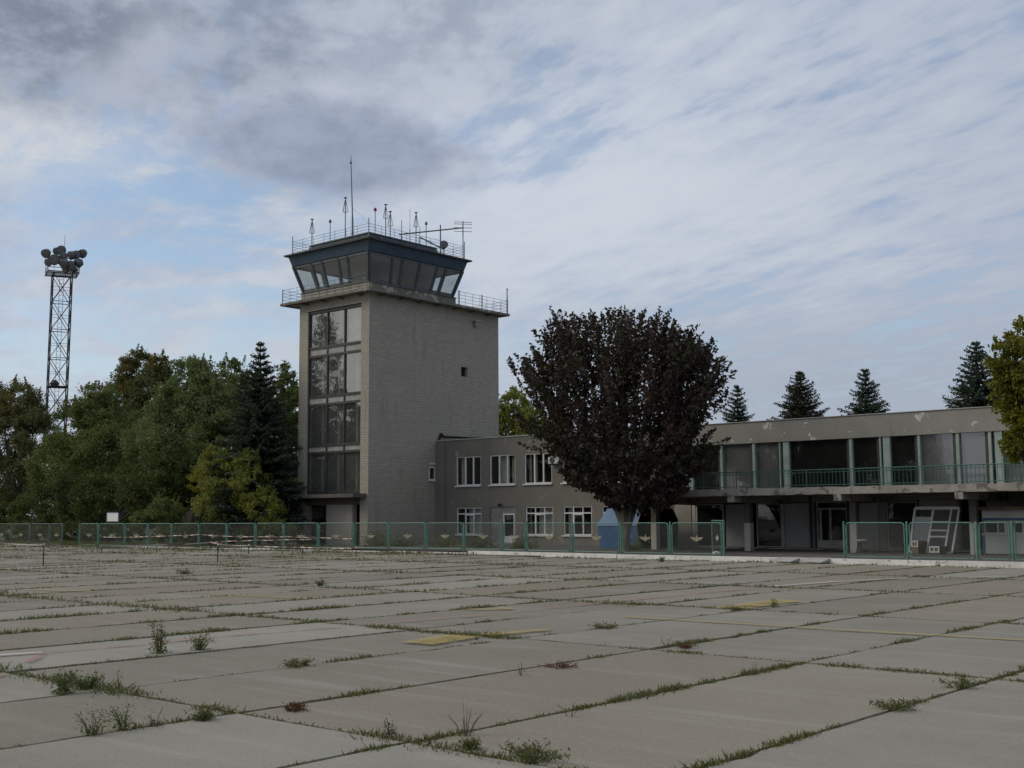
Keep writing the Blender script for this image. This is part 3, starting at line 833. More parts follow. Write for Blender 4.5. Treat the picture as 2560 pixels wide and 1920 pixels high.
discone(347, 582, 'f', 'cage antenna near the left end of the tower roof')
discone(635, 396, 'f', 'taller cage antenna just left of the tall roof mast')
discone(983, 455, 45.6, 'cage antenna with the flat disc top, right of the red lamp')
discone(1022, 516, 's', 'shorter cage antenna close beside the disc topped one')
discone(1245, 525, 's', 'cage antenna right of the thin whip on the tower roof')
obst_lamp(503, 590, 'f', 'small round lamp on a pole between the two left cage antennas', 'lamp_drum')
obst_lamp(892, 488, 44.2, 'red obstruction lamp on a pole above the tower roof corner', 'red_lamp', .085)
obst_lamp(1332, 608, 's', 'small round lamp on a pole below the start of the antenna boom', 'lamp_drum')
whip(1192, 497, 's', 'thin whip antenna left of the rightmost cage antenna', .016)
whip(1120, 590, 's', 'short dark post on the side edge of the tower roof', .028)
whip(693, 580, 'f', 'short dark post beside the foot of the tall roof mast', .022)
whip(1277, 648, 's', 'short bracket post under the antenna boom', .022)
# tall mast with guys
p = gy(*Z1(682, 66), 44.6); b = gy(*Z1(706, 720), 44.6); b.z = zr
o = thing('roof_mast', 'tall thin mast with guy wires rising highest above the tower roof', 'mast', b, None)
MB().tube([b, b.lerp(p, .5), p], [.045, .036, .022], 7).build('pole', M['antenna_steel'], o)
mb = MB()
mid = b.lerp(p, .45)
for a in ((-2.2, 1.6), (2.0, -1.6), (2.2, 2.4)): mb.tube([b.lerp(p, .5), (b.x + a[0] * .9, b.y + a[1] * .9, zr + .05)], .006, 3)
mb.build('guy_wire', M['antenna_steel'], o)
mb = MB().tube([p + Vector((-.12, .1, -.06)), p + Vector((.14, -.12, .02))], .02, 5).lathe(p + Vector((-.05, .04, -.18)), (0, 0, 1), [(.03, -.08), (.06, -.03), (.06, .05), (.03, .08)], 8)
mb.tube([p + Vector((.10, -.08, 0)), p + Vector((.10, -.08, .2))], .014, 5)
mb.build('wind_sensor', M['antenna_steel'], o)
# yagi on its boom
e = gx(*Z1(1650, 655), RX1 - .4); s_ = gx(*Z1(1100, 712), RX1 - .6); foot = Vector((e.x, e.y, zr))
o = thing('yagi_antenna', 'long antenna boom with short cross rods over the right roof edge', 'antenna', foot, AG)
MB().tube([s_, e], .04, 6).build('boom', M['antenna_steel'], o)
mb = MB()
for k, (dz_, t) in enumerate(((-.22, .03), (0, 0), (.22, .03), (.34, .0))):
    c = e + Vector((0, 0, dz_)); mb.tube([c + Vector((-.40, -.34, .02)), c + Vector((.40, .34, -.02))], .016, 4)
mb.tube([e + Vector((0, 0, -.5)), e + Vector((0, 0, .38))], .03, 6)
mb.build('cross_rods', M['antenna_steel'], o)
MB().tube([foot, e], .03, 6).build('support_pole', M['railing_blue'], o)
mb = MB(); pp = gx(*Z1(1455, 630), RX1 - .45); mb.tube([(pp.x, pp.y, zr), pp], .035, 6); q0 = gx(*Z1(1275, 735), RX1 - .5); q1 = gx(*Z1(1450, 825), RX1 - .5)
mb.tube([q0, q1], .04, 6); mb.build('strut', M['antenna_steel'], o)
p = gx(*Z1(1485, 805), RX1 - .45)
o = thing('roof_floodlight', 'round dark floodlight tilted on the right side of the tower roof', 'floodlight', (p.x, p.y, zr))
MB().lathe(p, (.75, -.55, .25), [(.06, -.24), (.17, -.2), (.2, .0), (.24, .12), (.2, .13)], 14).build('housing', M['lamp_drum'], o)
MB().tube([(p.x, p.y, zr), (p.x, p.y, p.z - .18)], .03, 6).build('bracket', M['antenna_steel'], o)
# white pole on the right balcony corner
p = gx(*Z1(2031, 1180), SX1 - .1)
o = thing('balcony_aerial', 'short pole aerial at the far right corner of the tower balcony', 'antenna', (p.x, p.y, zs))
MB().tube([(p.x, p.y, zs), (p.x, p.y, zs + .9)], .04, 6).build('pole', M['dark_steel'], o)
MB().lathe((p.x, p.y, zs + .9), (0, 0, 1), [(.03, 0), (.06, .06), (.045, .2), (.045, p.z - zs - 1.0), (.07, p.z - zs - .95), (.02, p.z - zs - .85)], 10).build('radome', M['white_plastic'], o)

# ------------------------------------------------------------------ two-storey office wing
YW = 48.2
WX0, WX1, WTOP = XR + .002, -30.2, 5.80
wing = thing('office_wing', 'two storey grey stucco office wing joined to the brick tower', 'building', (-38, 50, 0))
k = YW / 46.5


def wxz(a, b): p = gy(*Z3(a, b), YW); return p.x, p.z


UZ0, UZ1 = 3.27, 4.86
LZ0, LZ1 = .60, 2.06
ups = [(wxz(279, 0)[0], wxz(490, 0)[0]), (wxz(568, 0)[0], wxz(786, 0)[0]), (wxz(864, 0)[0], wxz(1100, 0)[0]), (wxz(1190, 0)[0], wxz(1440, 0)[0]), (wxz(1530, 0)[0], wxz(1790, 0)[0])]
los = [(wxz(282, 0)[0], wxz(493, 0)[0]), (wxz(872, 0)[0], wxz(1107, 0)[0]), (wxz(1195, 0)[0], wxz(1438, 0)[0]), (wxz(1525, 0)[0], wxz(1790, 0)[0])]
ix0, ix1 = wxz(568, 0)[0], wxz(790, 0)[0]
dx0, dx1 = wxz(676, 0)[0], wxz(774, 0)[0]
DZ0, DZ1 = .16, 1.72
holes = [(a, b, UZ0, UZ1) for a, b in ups] + [(a, b, LZ0, LZ1) for a, b in los] + [(ix0, ix1, .05, 2.08)]
mb = wall_x(MB(), WX0, WX1, -.1, WTOP, YW, holes, .14)
mb.quad((WX0, YW, WTOP), (WX1, YW, WTOP), (WX1, 60, WTOP), (WX0, 60, WTOP)); mb.quad((WX1, YW, -.1), (WX1, 60, -.1), (WX1, 60, WTOP), (WX1, YW, WTOP))
mb.build('stucco_wall', M['wing_stucco'], wing)
MB().box(WX0 + .003, -46.1, YW - .14, YW - .002, -.1, 5.66).build('pilaster', M['wing_stucco'], wing)
MB().box(WX0 + .05, WX1, YW - .05, YW + .3, WTOP + .003, WTOP + .055).build('roof_edge', M['grey_board'], wing)
mb = MB(); mb.quad((WX0, 52.5, 0), (WX1, 52.5, 0), (WX1, 52.5, 5.7), (WX0, 52.5, 5.7)); mb.quad((WX0, YW + .2, 2.75), (WX1, YW + .2, 2.75), (WX1, 52.5, 2.75), (WX0, 52.5, 2.75))
mb.quad((WX0, YW + .2, 5.4), (WX1, YW + .2, 5.4), (WX1, 52.5, 5.4), (WX0, 52.5, 5.4)); mb.quad((WX0, YW + .2, .05), (WX1, YW + .2, .05), (WX1, 52.5, .05), (WX0, 52.5, .05))
mb.build('rooms', M['beige_wall'], wing)


def office_window(x0, x1, z0, z1, kind, curt):
    y = YW + .07; w = x1 - x0; fr = MB(); b = .055
    def bar(a, c, e, g): fr.box(a, c, y - .035, y + .035, e, g)
    zt = z1 - (z1 - z0) * .235
    bar(x0, x0 + b, z0, z1); bar(x1 - b, x1, z0, z1)
    bar(x0 + b, x1 - b, z0, z0 + b); bar(x0 + b, x1 - b, z1 - b, z1)
    if kind == 'upper':
        for f, bb in ((.36, .085), (.68, .085)): bar(x0 + w * f - bb / 2, x0 + w * f + bb / 2, z0 + b, z1 - b)
    else:
        bar(x0 + b, x1 - b, zt - .035, zt + .035)
        for f, bb in ((.345, .085), (.68, .06)): bar(x0 + w * f - bb / 2, x0 + w * f + bb / 2, z0 + b, zt - .035); bar(x0 + w * f - .025, x0 + w * f + .025, zt + .035, z1 - b)
        c0, c1 = x0 + w * .345 + .0425, x0 + w * .68 - .03
        fr.box(c0, c1, y - .045, y - .002, zt - .09, zt - .036)
    o = fr.build('window', M['white_frame'], wing)
    MB().quad((x0 + b, y, z0 + b), (x1 - b, y, z0 + b), (x1 - b, y, z1 - b), (x0 + b, y, z1 - b)).build('pane', M['clear_glass'], o)
    MB().box(x0 - .06, x1 + .03, YW - .10, YW + .035, z0 - .075, z0 - .003).build('sill', M['white_frame'], o)
    for f0, f1, m in curt:
        n = max(6, int((f1 - f0) * w * 22)); mb = MB()
        for i in range(n):
            g = lambda j: (x0 + w * (f0 + (f1 - f0) * j / n), y + .22 + .035 * math.sin(j * 1.9 + f0 * 9))
            (xa, ya), (xb, yb2) = g(i), g(i + 1); mb.quad((xa, ya, z0 - .02), (xb, yb2, z0 - .02), (xb, yb2, z1 + .02), (xa, ya, z1 + .02))
        mb.build('curtain', M[m], o)


cu_up = [[(.06, .30, 'curtain')], [(.20, .66, 'white_curtain'), (.74, .96, 'curtain')], [(.05, .16, 'curtain'), (.2, .36, 'curtain')], [(.1, .35, 'white_curtain')], [(.6, .9, 'white_curtain')]]
for (a, b), c in zip(ups, cu_up): office_window(a, b, UZ0, UZ1, 'upper', c)
cu_lo = [[(.38, .98, 'white_curtain')], [(.05, .10, 'curtain'), (.38, .99, 'white_curtain')], [(.05, .24, 'white_curtain')], []]
for (a, b), c in zip(los, cu_lo): office_window(a, b, LZ0, LZ1, 'lower', c)
# walled-up opening with a narrow white door
yi = YW + .06
wall_x(MB(), ix0, ix1, .05, 2.08, yi, [(dx0, dx1, DZ0, DZ1)], .1).build('block_infill', M['block_infill'], wing)
fr = MB(); b = .075; y = yi + .02
for a, c, e, g in ((dx0, dx0 + b, DZ0, DZ1), (dx1 - b, dx1, DZ0, DZ1), (dx0 + b, dx1 - b, DZ1 - b, DZ1), (dx0 + b, dx1 - b, DZ0, DZ0 + .36)): fr.box(a, c, y - .05, y + .05, e, g)
o = fr.build('door', M['white_frame'], wing)
MB().quad((dx0 + b, y, DZ0 + .36), (dx1 - b, y, DZ0 + .36), (dx1 - b, y, DZ1 - b), (dx0 + b, y, DZ1 - b)).build('pane', M['dark_glass'], o)
MB().tube([(dx0 + .05, y - .08, .85), (dx0 + .05, y - .08, 1.0)], .014).build('handle', M['antenna_steel'], o)
MB().box(dx0 - .3, dx1 + .3, YW - .55, YW - .003, .0, .15).build('door_step', M['worn_concrete'], wing)
p = gy(*Z3(655, 765), YW - .1)
MB().lathe(p, (.5, -1, -.4), [(.03, -.05), (.06, 0), (.09, .1), (.08, .12)], 10).tube([(p.x, YW - .002, p.z + .03), p], .02).build('wall_lamp', M['dark_steel'], wing)
# cable along the roof edge of the wing, up against the tower wall
tag(MB().tube([gx(*Z3(125, 215), XR + .08), gx(*Z3(150, 158), XR + .10), gx(*Z3(175, 180), XR + .10), gx(*Z3(300, 184), XR + .09), gx(*Z3(420, 190), XR + .08), gx(*Z3(530, 187), XR + .08)], [.05, .10, .06, .055, .05, .02], 6)
    .build('black_cable', M['black_void'], loc=(XR, 49, 5.8)), 'thick black cable bundle lying against the tower wall above the wing', 'cable')
# air conditioner
p0 = gy(*Z3(1072, 355), YW - .32); p1 = gy(*Z3(1165, 408), YW - .32)
ac = thing('air_conditioner', 'white air conditioner box on the grey wing wall behind the maroon tree', 'air conditioner', ((p0.x + p1.x) / 2, YW, p1.z))
MB().box(p0.x, p1.x, YW - .32, YW - .04, p1.z, p0.z).build('casing', M['white_plastic'], ac)
cx, cz = p0.x * .62 + p1.x * .38, (p0.z + p1.z) / 2
gr = MB()
for rr in (.06, .11, .16): gr.tube([(cx + rr * math.cos(t), YW - .335, cz + rr * math.sin(t)) for t in np.linspace(0, 2 * math.pi, 17)], .007, 4, False)
gr.lathe((cx, YW - .322, cz), (0, -1, 0), [(.17, 0), (.165, .004)], 20)
gr.build('fan_grille', M['lamp_drum'], ac)
MB().box(p0.x + .05, p0.x + .1, YW - .3, YW - .002, p1.z - .05, p1.z - .002).box(p1.x - .1, p1.x - .05, YW - .3, YW - .002, p1.z - .05, p1.z - .002).build('bracket', M['dark_steel'], ac)

# ------------------------------------------------------------------ terminal with its terrace
term = thing('terminal_building', 'long grey two storey terminal with open upper terrace on concrete pillars', 'building', (-20, 47, 0))
TX0, TX1 = -30.196, 14.0
YT = 48.0
mb = MB()
mb.box(TX0, TX1, YT, 62, 4.81, 5.77)
mb.build('roof_fascia', M['fascia_stucco'], term)
MB().box(TX0, TX1, YT - .05, YT + .25, 5.773, 5.80).build('roof_edge', M['grey_board'], term)
# terrace slab with broken edge
mb = MB(); n = 160; xa, xb = -29.29, TX1
v0 = len(mb.v)
top, bot, hi = [], [], []
for i in range(n + 1):
    x = xa + (xb - xa) * i / n
    chip = (.06 if random.random() < .3 else 0) * random.random() + .012 * random.random()
    mb.v += [(x, 42.6 + chip, 2.635 - chip * .5), (x, 42.6 + chip * .6, 2.345 + (.05 * random.random() if random.random() < .15 else 0)), (x, YT, 2.345), (x, YT, 2.635)]
for i in range(n):
    a = v0 + i * 4; b = a + 4
    mb.f += [(a, b, b + 1, a + 1)[::-1], (a + 1, b + 1, b + 2, a + 2)[::-1], (a + 3, b + 3, b, a)[::-1]]
mb.f += [(v0, v0 + 1, v0 + 2, v0 + 3)]
mb.build('terrace_slab', M['worn_concrete'], term)
cols = [-29.4 + 4.63 * i for i in range(8)]
for i, x in enumerate(cols):
    MB().box(x - .15, x + .15, 42.62, 42.95, 2.06 + .04 * random.random(), 2.343).hexa([(x - .15, 42.95, 2.1), (x + .15, 42.95, 2.1), (x + .15, YT, 2.02), (x - .15, YT, 2.02)], [(x - .15, 42.95, 2.343), (x + .15, 42.95, 2.343), (x + .15, YT, 2.343), (x - .15, YT, 2.343)]).build('beam', M['worn_concrete'], term)
    c = MB().box(x - .14, x + .14, 43.9, 44.2, .05, 1.24).build('pillar', M['pillar_concrete'], term)
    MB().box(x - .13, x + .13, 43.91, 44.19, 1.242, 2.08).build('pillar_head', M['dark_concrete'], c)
# upper glazing
gy_ = YT + .22
ms = [(545, 2.0, 4), (705, .10, 4), (985, .12, 4), (1210, .05, 4), (1265, .28, 4), (1825, .13, 4), (2080, .06, 4), (2135, .30, 4)]
mxs = [(gy(*Z4(a, 600), YT + .1).x, w) for a, w, _ in ms[1:]]
mxs += [(gy(*Z5(a, 600), YT + .1).x, w) for a, w in ((825, .10), (1160, .13), (1440, .12), (1515, .28))]
last = mxs[-1][0]
for s in (1.3, 2.55, 3.9, 4.63, 5.9, 7.2, 8.5, 9.26, 10.6, 12, 13.4, 14.2): mxs.append((last + s, .12 if s not in (4.63, 9.26) else .28))
mxs = [(TX0 + .15, .28)] + mxs
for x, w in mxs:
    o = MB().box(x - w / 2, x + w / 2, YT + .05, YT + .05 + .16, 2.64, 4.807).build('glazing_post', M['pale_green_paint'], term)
    if w < .2: MB().box(x - w / 2 - .14, x - w / 2 - .003, YT + .12, YT + .2, 2.64, 4.806).build('shade_strip', M['dark_frame'], o)  # dark strip put in for the shaded side of the post
kinds = {}
for i, ((a, wa), (b, wb)) in enumerate(zip(mxs, mxs[1:])):
    x0, x1 = a + wa / 2, b - wb / 2
    if x1 - x0 < .12: continue
    g = MB().quad((x0, gy_ - .02, 2.64), (x1, gy_ - .02, 2.64), (x1, gy_ - .02, 4.806), (x0, gy_ - .02, 4.806))
    mm = 'grey_sheen_glass' if (i in (1, 2, 8, 9, 11, 12, 14)) else 'dark_glass'
    g.build('terrace_pane', M[mm], term)
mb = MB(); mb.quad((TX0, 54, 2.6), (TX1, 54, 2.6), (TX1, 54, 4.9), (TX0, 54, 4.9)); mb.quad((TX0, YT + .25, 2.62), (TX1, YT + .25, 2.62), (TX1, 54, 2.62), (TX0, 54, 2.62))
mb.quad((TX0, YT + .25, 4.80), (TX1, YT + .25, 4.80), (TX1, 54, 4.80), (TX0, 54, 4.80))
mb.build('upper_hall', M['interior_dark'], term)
mb = MB()
for x in np.arange(-29, 12, 2.6): mb.box(x, x + .25, 51.5, 51.75, 2.62, 4.79)
for x in np.arange(-28, 12, 6.1): mb.box(x, x + 2.0, 52.8, 52.9, 2.62, 4.2)
mb.build('hall_partition', M['interior_plaster'], term)
# terrace railings, front and rear run
for yr_, h, name, xx in ((42.75, .66, 'front', (-29.2, TX1)),):
    mb = MB(); zb = 2.637
    mb.tube([(xx[0], yr_, zb + h), (xx[1], yr_, zb + h)], .021, 5); mb.tube([(xx[0], yr_, zb + .07), (xx[1], yr_, zb + .07)], .014, 4)
    if name == 'front': mb.tube([(xx[0], yr_, zb + h - .1), (xx[1], yr_, zb + h - .1)], .011, 4)
    i = 0; x = xx[0]
    while x < xx[1]:
        if i % 10 == 0: mb.tube([(x, yr_, zb), (x, yr_, zb + h)], .024, 5)
        else: mb.tube([(x, yr_, zb + .07), (x, yr_, zb + h)], .0095, 4)
        x += .155; i += 1
    mb.build('terrace_railing', M['railing_green'], term)
# ground floor
YG = 47.5
zf = .14
mb = MB().box(TX0 + .01, TX1, YG - .02, YG + .3, 2.11, 2.343)
L4 = lambda a: gy(*Z4(a, 1040), YG).x
L5 = lambda a: gy(*Z5(a, 1010), YG).x
mb.build('lintel_band', M['beige_wall'], term)
mb = MB()
for a, b in ((L4(300), L4(440)), (L4(1468) + .05, L4(1500)), (L5(530) - .30, L5(530)), (L5(1140), L5(1170)), (L5(1400), TX1)):
    mb.box(a, b, YG, YG + .25, .05, 2.107)
mb.build('ground_wall', M['beige_wall'], term)
for a, b, z1 in ((L4(735), L4(905), 2.05), (L4(1245), L4(1460), 2.06), (L4(1890), L5(525) - .32, 2.04), (L5(815), L5(1138), 2.1), (L4(445), L4(475), 2.1)):
    MB().box(a, b, YG + .02, YG + .1, zf, z1).build('grey_board', M['grey_board'], term)
for a, b in ((L4(480), L4(718)), (L4(1000), L4(1218)), (L5(535), L5(800))):
    fr = MB()
    for c, d, e, g in ((a, a + .06, zf, 2.08), (b - .06, b, zf, 2.08), (a + .06, b - .06, 2.02, 2.08), (a + .06, b - .06, zf, zf + .06)): fr.box(c, d, YG + .02, YG + .1, e, g)
    o = fr.build('shop_window', M['old_white_paint' if a < -29 else 'grey_board'], term)
    MB().quad((a + .06, YG + .06, zf + .06), (b - .06, YG + .06, zf + .06), (b - .06, YG + .06, 2.02), (a + .06, YG + .06, 2.02)).build('pane', M['dark_glass'], o)
MB().box(L4(1216), L4(1243), YG - .03, YG + .05, zf, 2.1).build('door_jamb', M['old_white_paint'], term)
MB().tube([(L4(1478), YG - .1, .1), (L4(1478), YG - .1, 2.34)], .055, 8).build('drainpipe', M['dark_blue_pipe'], term)
MB().tube([(L4(1800), YG - .1, .1), (L4(1800), YG - .1, 2.34)], .05, 8).build('drainpipe', M['dark_blue_pipe'], term)
a, b = L4(1520), L4(1785); fr = MB(); y = YG + .03
zt = gy(*Z4(1640, 1078), YG).z; zk = gy(*Z4(1640, 1350), YG).z
for c, d, e, g in ((a, a + .055, zf, 2.12), (b - .055, b, zf, 2.12), (a + .055, b - .055, 2.07, 2.12), (a + .055, b - .055, zt - .04, zt + .04)): fr.box(c, d, y, y + .07, e, g)
for p in (1552, 1636): x = L4(p); fr.box(x - .05, x + .05, y, y + .07, zf, zt - .04)
fr.box(a + .055, L4(1552) - .05, y + .01, y + .06, zf, zk); fr.box(L4(1552) + .05, L4(1636) - .05, y + .01, y + .06, zf, zk); fr.box(L4(1636) + .05, b - .055, y + .01, y + .06, zf, zk)
o = fr.build('glazed_door', M['old_white_paint'], term)
MB().quad((a, y + .03, zk), (b, y + .03, zk), (b, y + .03, 2.1), (a, y + .03, 2.1)).build('pane', M['dark_glass'], o)
MB().tube([(L4(1636) + .09, y - .05, .95), (L4(1636) + .09, y - .05, 1.2)], .014).build('handle', M['dark_steel'], o)
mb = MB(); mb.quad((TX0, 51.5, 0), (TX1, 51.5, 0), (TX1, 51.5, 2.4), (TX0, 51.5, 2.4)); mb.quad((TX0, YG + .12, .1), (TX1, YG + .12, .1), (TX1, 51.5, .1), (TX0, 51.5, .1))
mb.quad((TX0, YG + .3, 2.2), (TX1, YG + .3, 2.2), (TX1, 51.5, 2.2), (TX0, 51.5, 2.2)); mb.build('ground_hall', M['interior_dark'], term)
MB().box(TX0 + .02, TX1, 46.6, 47.49, .098, .15).build('door_plinth', M['worn_concrete'], term)

# ------------------------------------------------------------------ things in front of the terminal
# blue octagonal cabin, its open end to the right
bx0, bx1 = -32.35, -30.2
sec = [(43.95, .1), (43.78, 1.15), (44.25, 1.90), (46.65, 1.90), (47.1, 1.35), (47.05, .1)]
booth = thing('blue_cabin', 'blue angular cabin with open dark end behind the maroon tree trunk', 'cabin', (-31.3, 45.3, .1))
mb = MB(); hx = bx0 + .22
for i, ((ya, za), (yb_, zb)) in enumerate(zip(sec, sec[1:])):
    if i in (0, 4): mb.quad((bx0, ya, za), (bx1, ya, za), (bx1, yb_, zb), (bx0, yb_, zb))
mb.quad((bx0, sec[0][0], .1), (bx0, sec[5][0], .1), (bx0, sec[4][0], sec[4][1]), (bx0, sec[1][0], sec[1][1]))
mb.build('wall', M['booth_blue'], booth)
mb = MB()
mb.quad((bx0 - .03, sec[1][0] - .03, 1.13), (bx1, sec[1][0] - .03, 1.13), (bx1, sec[2][0], 1.9), (hx, sec[2][0], 1.9))
mb.quad((hx, sec[2][0], 1.9), (bx1, sec[2][0], 1.9), (bx1, sec[3][0], 1.9), (hx, sec[3][0], 1.9))
mb.quad((bx0, sec[1][0], 1.13), (hx, sec[2][0], 1.9), (hx, sec[3][0], 1.9), (bx0, sec[4][0], 1.35))
mb.quad((hx, sec[3][0], 1.9), (bx1, sec[3][0], 1.9), (bx1, sec[4][0], 1.35), (bx0, sec[4][0], 1.35))
mb.build('roof', M['booth_roof_blue'], booth)
mb = MB(); pts = [(bx1 + .01, y, z) for y, z in sec]; mb.tube(pts + [pts[0]], .03, 4, False)
mb.build('edge_trim', M['yellow_edge'], booth)
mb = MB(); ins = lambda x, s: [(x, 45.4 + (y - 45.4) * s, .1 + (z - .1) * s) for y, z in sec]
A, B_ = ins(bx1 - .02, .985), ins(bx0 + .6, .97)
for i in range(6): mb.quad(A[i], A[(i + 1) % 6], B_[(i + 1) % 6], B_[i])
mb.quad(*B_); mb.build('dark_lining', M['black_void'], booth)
# kiosk at the right edge
kY = 45.0
k0 = gy(*Z5(1362, 1090), kY); kx1 = k0.x + 4.4
kio = thing('ticket_kiosk', 'cream and blue kiosk under the terrace at the right edge', 'kiosk', (k0.x + 2, kY + 1, .1))
wz = lambda b: gy(*Z5(1450, b), kY).z
wins = [(gy(*Z5(1385, 1250), kY).x, gy(*Z5(1568, 1250), kY).x), (gy(*Z5(1625, 1250), kY).x, gy(*Z5(1760, 1250), kY).x), (gy(*Z5(1790, 1250), kY).x, gy(*Z5(1950, 1250), kY).x)]
z0, z1 = wz(1292), wz(1190)
mb = wall_x(MB(), k0.x, kx1, .1, k0.z, kY, [(a, b, z0, z1) for a, b in wins], .06)
mb.quad((k0.x, kY, .1), (k0.x, kY + 2, .1), (k0.x, kY + 2, k0.z), (k0.x, kY, k0.z)); mb.quad((kx1, kY, .1), (kx1, kY + 2, .1), (kx1, kY + 2, k0.z), (kx1, kY, k0.z))
mb.build('wall', M['kiosk_cream'], kio)
MB().box(k0.x - .25, kx1 + .15, kY - .35, kY + 2.1, k0.z + .003, k0.z + .12).build('roof', M['wood'], kio)
MB().box(k0.x - .02, kx1, kY - .018, kY - .002, wz(1180), wz(1158)).box(k0.x - .022, k0.x + .07, kY - .02, kY - .002, .12, wz(1182)).build('blue_trim', M['kiosk_blue'], kio)
for a, b in wins:
    fr = MB()
    for c, d, e, g in ((a, a + .04, z0, z1), (b - .04, b, z0, z1), (a + .04, b - .04, z0, z0 + .04), (a + .04, b - .04, z1 - .04, z1), ((a + b) / 2 + .08, (a + b) / 2 + .13, z0 + .04, z1 - .04)): fr.box(c, d, kY + .01, kY + .055, e, g)
    fr.box(a - .08, b + .08, kY - .06, kY + .0, z0 - .06, z0 - .003)
    o = fr.build('window', M['white_frame'], kio)
    MB().quad((a, kY + .035, z0), (b, kY + .035, z0), (b, kY + .035, z1), (a, kY + .035, z1)).build('pane', M['dark_glass'], o)
MB().quad((k0.x + .02, kY + 1.2, .1), (kx1, kY + 1.2, .1), (kx1, kY + 1.2, k0.z), (k0.x + .02, kY + 1.2, k0.z)).build('interior', M['interior_dark'], kio)
# leaning window frame
fY = 44.35
def leanP(a, b, dyz=0): p = gy(*Z5(a, b), fY + .0); return p
tl, tr = leanP(757, 1072), leanP(1140, 1072); bl, br = leanP(735, 1440), leanP(1105, 1440)
tl.y = tr.y = fY + .35; bl.z = br.z = .12
o = thing('window_frame', 'discarded white window frame leaning under the terrace', 'window frame', ((bl.x + br.x) / 2, fY, .1))
def flat_bar(mb, p, q_, w, dpt=.05):
    p, q_ = Vector(p), Vector(q_); t = (q_ - p).normalized(); n = Vector((0, 1, 0)); s = t.cross(n).normalized() * w / 2
    n = n * dpt / 2
    mb.hexa([p - s - n, p + s - n, p + s + n, p - s + n], [q_ - s - n, q_ + s - n, q_ + s + n, q_ - s + n])
mb = MB(); flat_bar(mb, tl, tr, .11); flat_bar(mb, bl, br, .09); flat_bar(mb, tl, bl, .08); flat_bar(mb, tr, br, .07)
m0, m1 = tl.lerp(tr, .42), bl.lerp(br, .42); flat_bar(mb, m0, m1, .07, .045)
n0, n1 = tl.lerp(tr, .83), bl.lerp(br, .83); flat_bar(mb, n0, n1, .06, .045)
for f in (.31, .50, .64): flat_bar(mb, m0.lerp(m1, f), n0.lerp(n1, f), .06, .042)
mb.build('frame', M['white_frame'], o)
MB().quad(*[v + Vector((0, .01, 0)) for v in (tl, m0, m1, bl)]).build('pane', M['dark_glass'], o)
# slotted pallet ends / planks on the floor
for (a, b, c, dd, lab) in ((905, 1380, 995, 1450, 'right of two white ended wooden crates lying by the leaning window frame'), (750, 1345, 812, 1402, 'left of two white ended wooden crates lying by the leaning window frame')):
    p = gy(*Z5(a, b), 43.6); p2 = gy(*Z5(c, b + 30), 43.6); h = .24; z0 = max(.1, gy(*Z5(a, dd), 43.6).z - .03)
    o = thing('wooden_crate', lab, 'crate', (p.x, 43.6, .1), 'crates on the floor')
    w = p2.x - p.x
    MB().box(p.x + .02, p2.x - .02, 43.63, 44.5, .1, z0 + h - .02).build('body', M['wood'], o)
    mb = MB()
    for c0, c1, e0, e1 in ((p.x, p2.x, z0 + h - .06, z0 + h), (p.x, p2.x, z0, z0 + .05), (p.x, p.x + .05, z0 + .05, z0 + h - .06), (p2.x - .05, p2.x, z0 + .05, z0 + h - .06), (p.x + w * .45, p.x + w * .55, z0 + .05, z0 + h - .06)): mb.box(c0, c1, 43.6, 43.625, e0, e1)
    mb.build('end_frame', M['white_plastic'], o)
p = gy(*Z5(325, 1345), 43.3)
o = thing('metal_basin', 'pale metal basin on a dark stand by the right fence', 'basin', (p.x, 43.3, .1))
MB().lathe((p.x, 43.3, p.z - .10), (0, 0, 1), [(.10, 0), (.20, .05), (.23, .11), (.21, .11), (.15, .04)], 14).build('bowl', M['white_plastic'], o)
mb = MB()
for a in range(3): mb.tube([(p.x + .1 * math.cos(a * 2.1), 43.3 + .1 * math.sin(a * 2.1), p.z - .08), (p.x + .28 * math.cos(a * 2.1), 43.3 + .28 * math.sin(a * 2.1), .1)], .02, 5)
mb.build('stand', M['dark_steel'], o)
p = gz(*Z4(660, 1472), .1)
mb = MB(); mb.lathe(p, (0, 0, 1), [(.10, 0), (.16, .03), (.14, .08), (.07, .12)], 7)
tag(mb.build('whitewashed_stone', M['whitewashed_kerb'], loc=p), 'small whitewashed stone at the foot of the open gate leaf', 'stone')

# ------------------------------------------------------------------ mesh fence
TOPZ = 1.31


def emblem(mb, c, ax, w=.27):
    """little winged badge: two spread wings, a body and a tail"""
    up = Vector((0, 0, 1)); n = ax.cross(up)
    def pt(u, v): return c + ax * (u * w) + up * (v * w)
    for s in (1, -1):
        for k, (u1, v1, v0) in enumerate(((1.08, .16, .10), (.95, .02, -.02), (.78, -.10, -.12), (.58, -.2, -.22))):
            pts = [pt(s * .12, .14 - k * .09), pt(s * u1 * .8, v1 + .06), pt(s * u1, v1), pt(s * u1 * .8, v0 - .02), pt(s * .12, .06 - k * .09)]
            if s < 0: pts = pts[::-1]
            mb.poly(pts, n * .012)
    mb.poly([pt(-.10, .1), pt(0, .55), pt(.14, .38), pt(.1, .05), pt(.18, -.32), pt(0, -.42), pt(-.18, -.32)], n * .016)


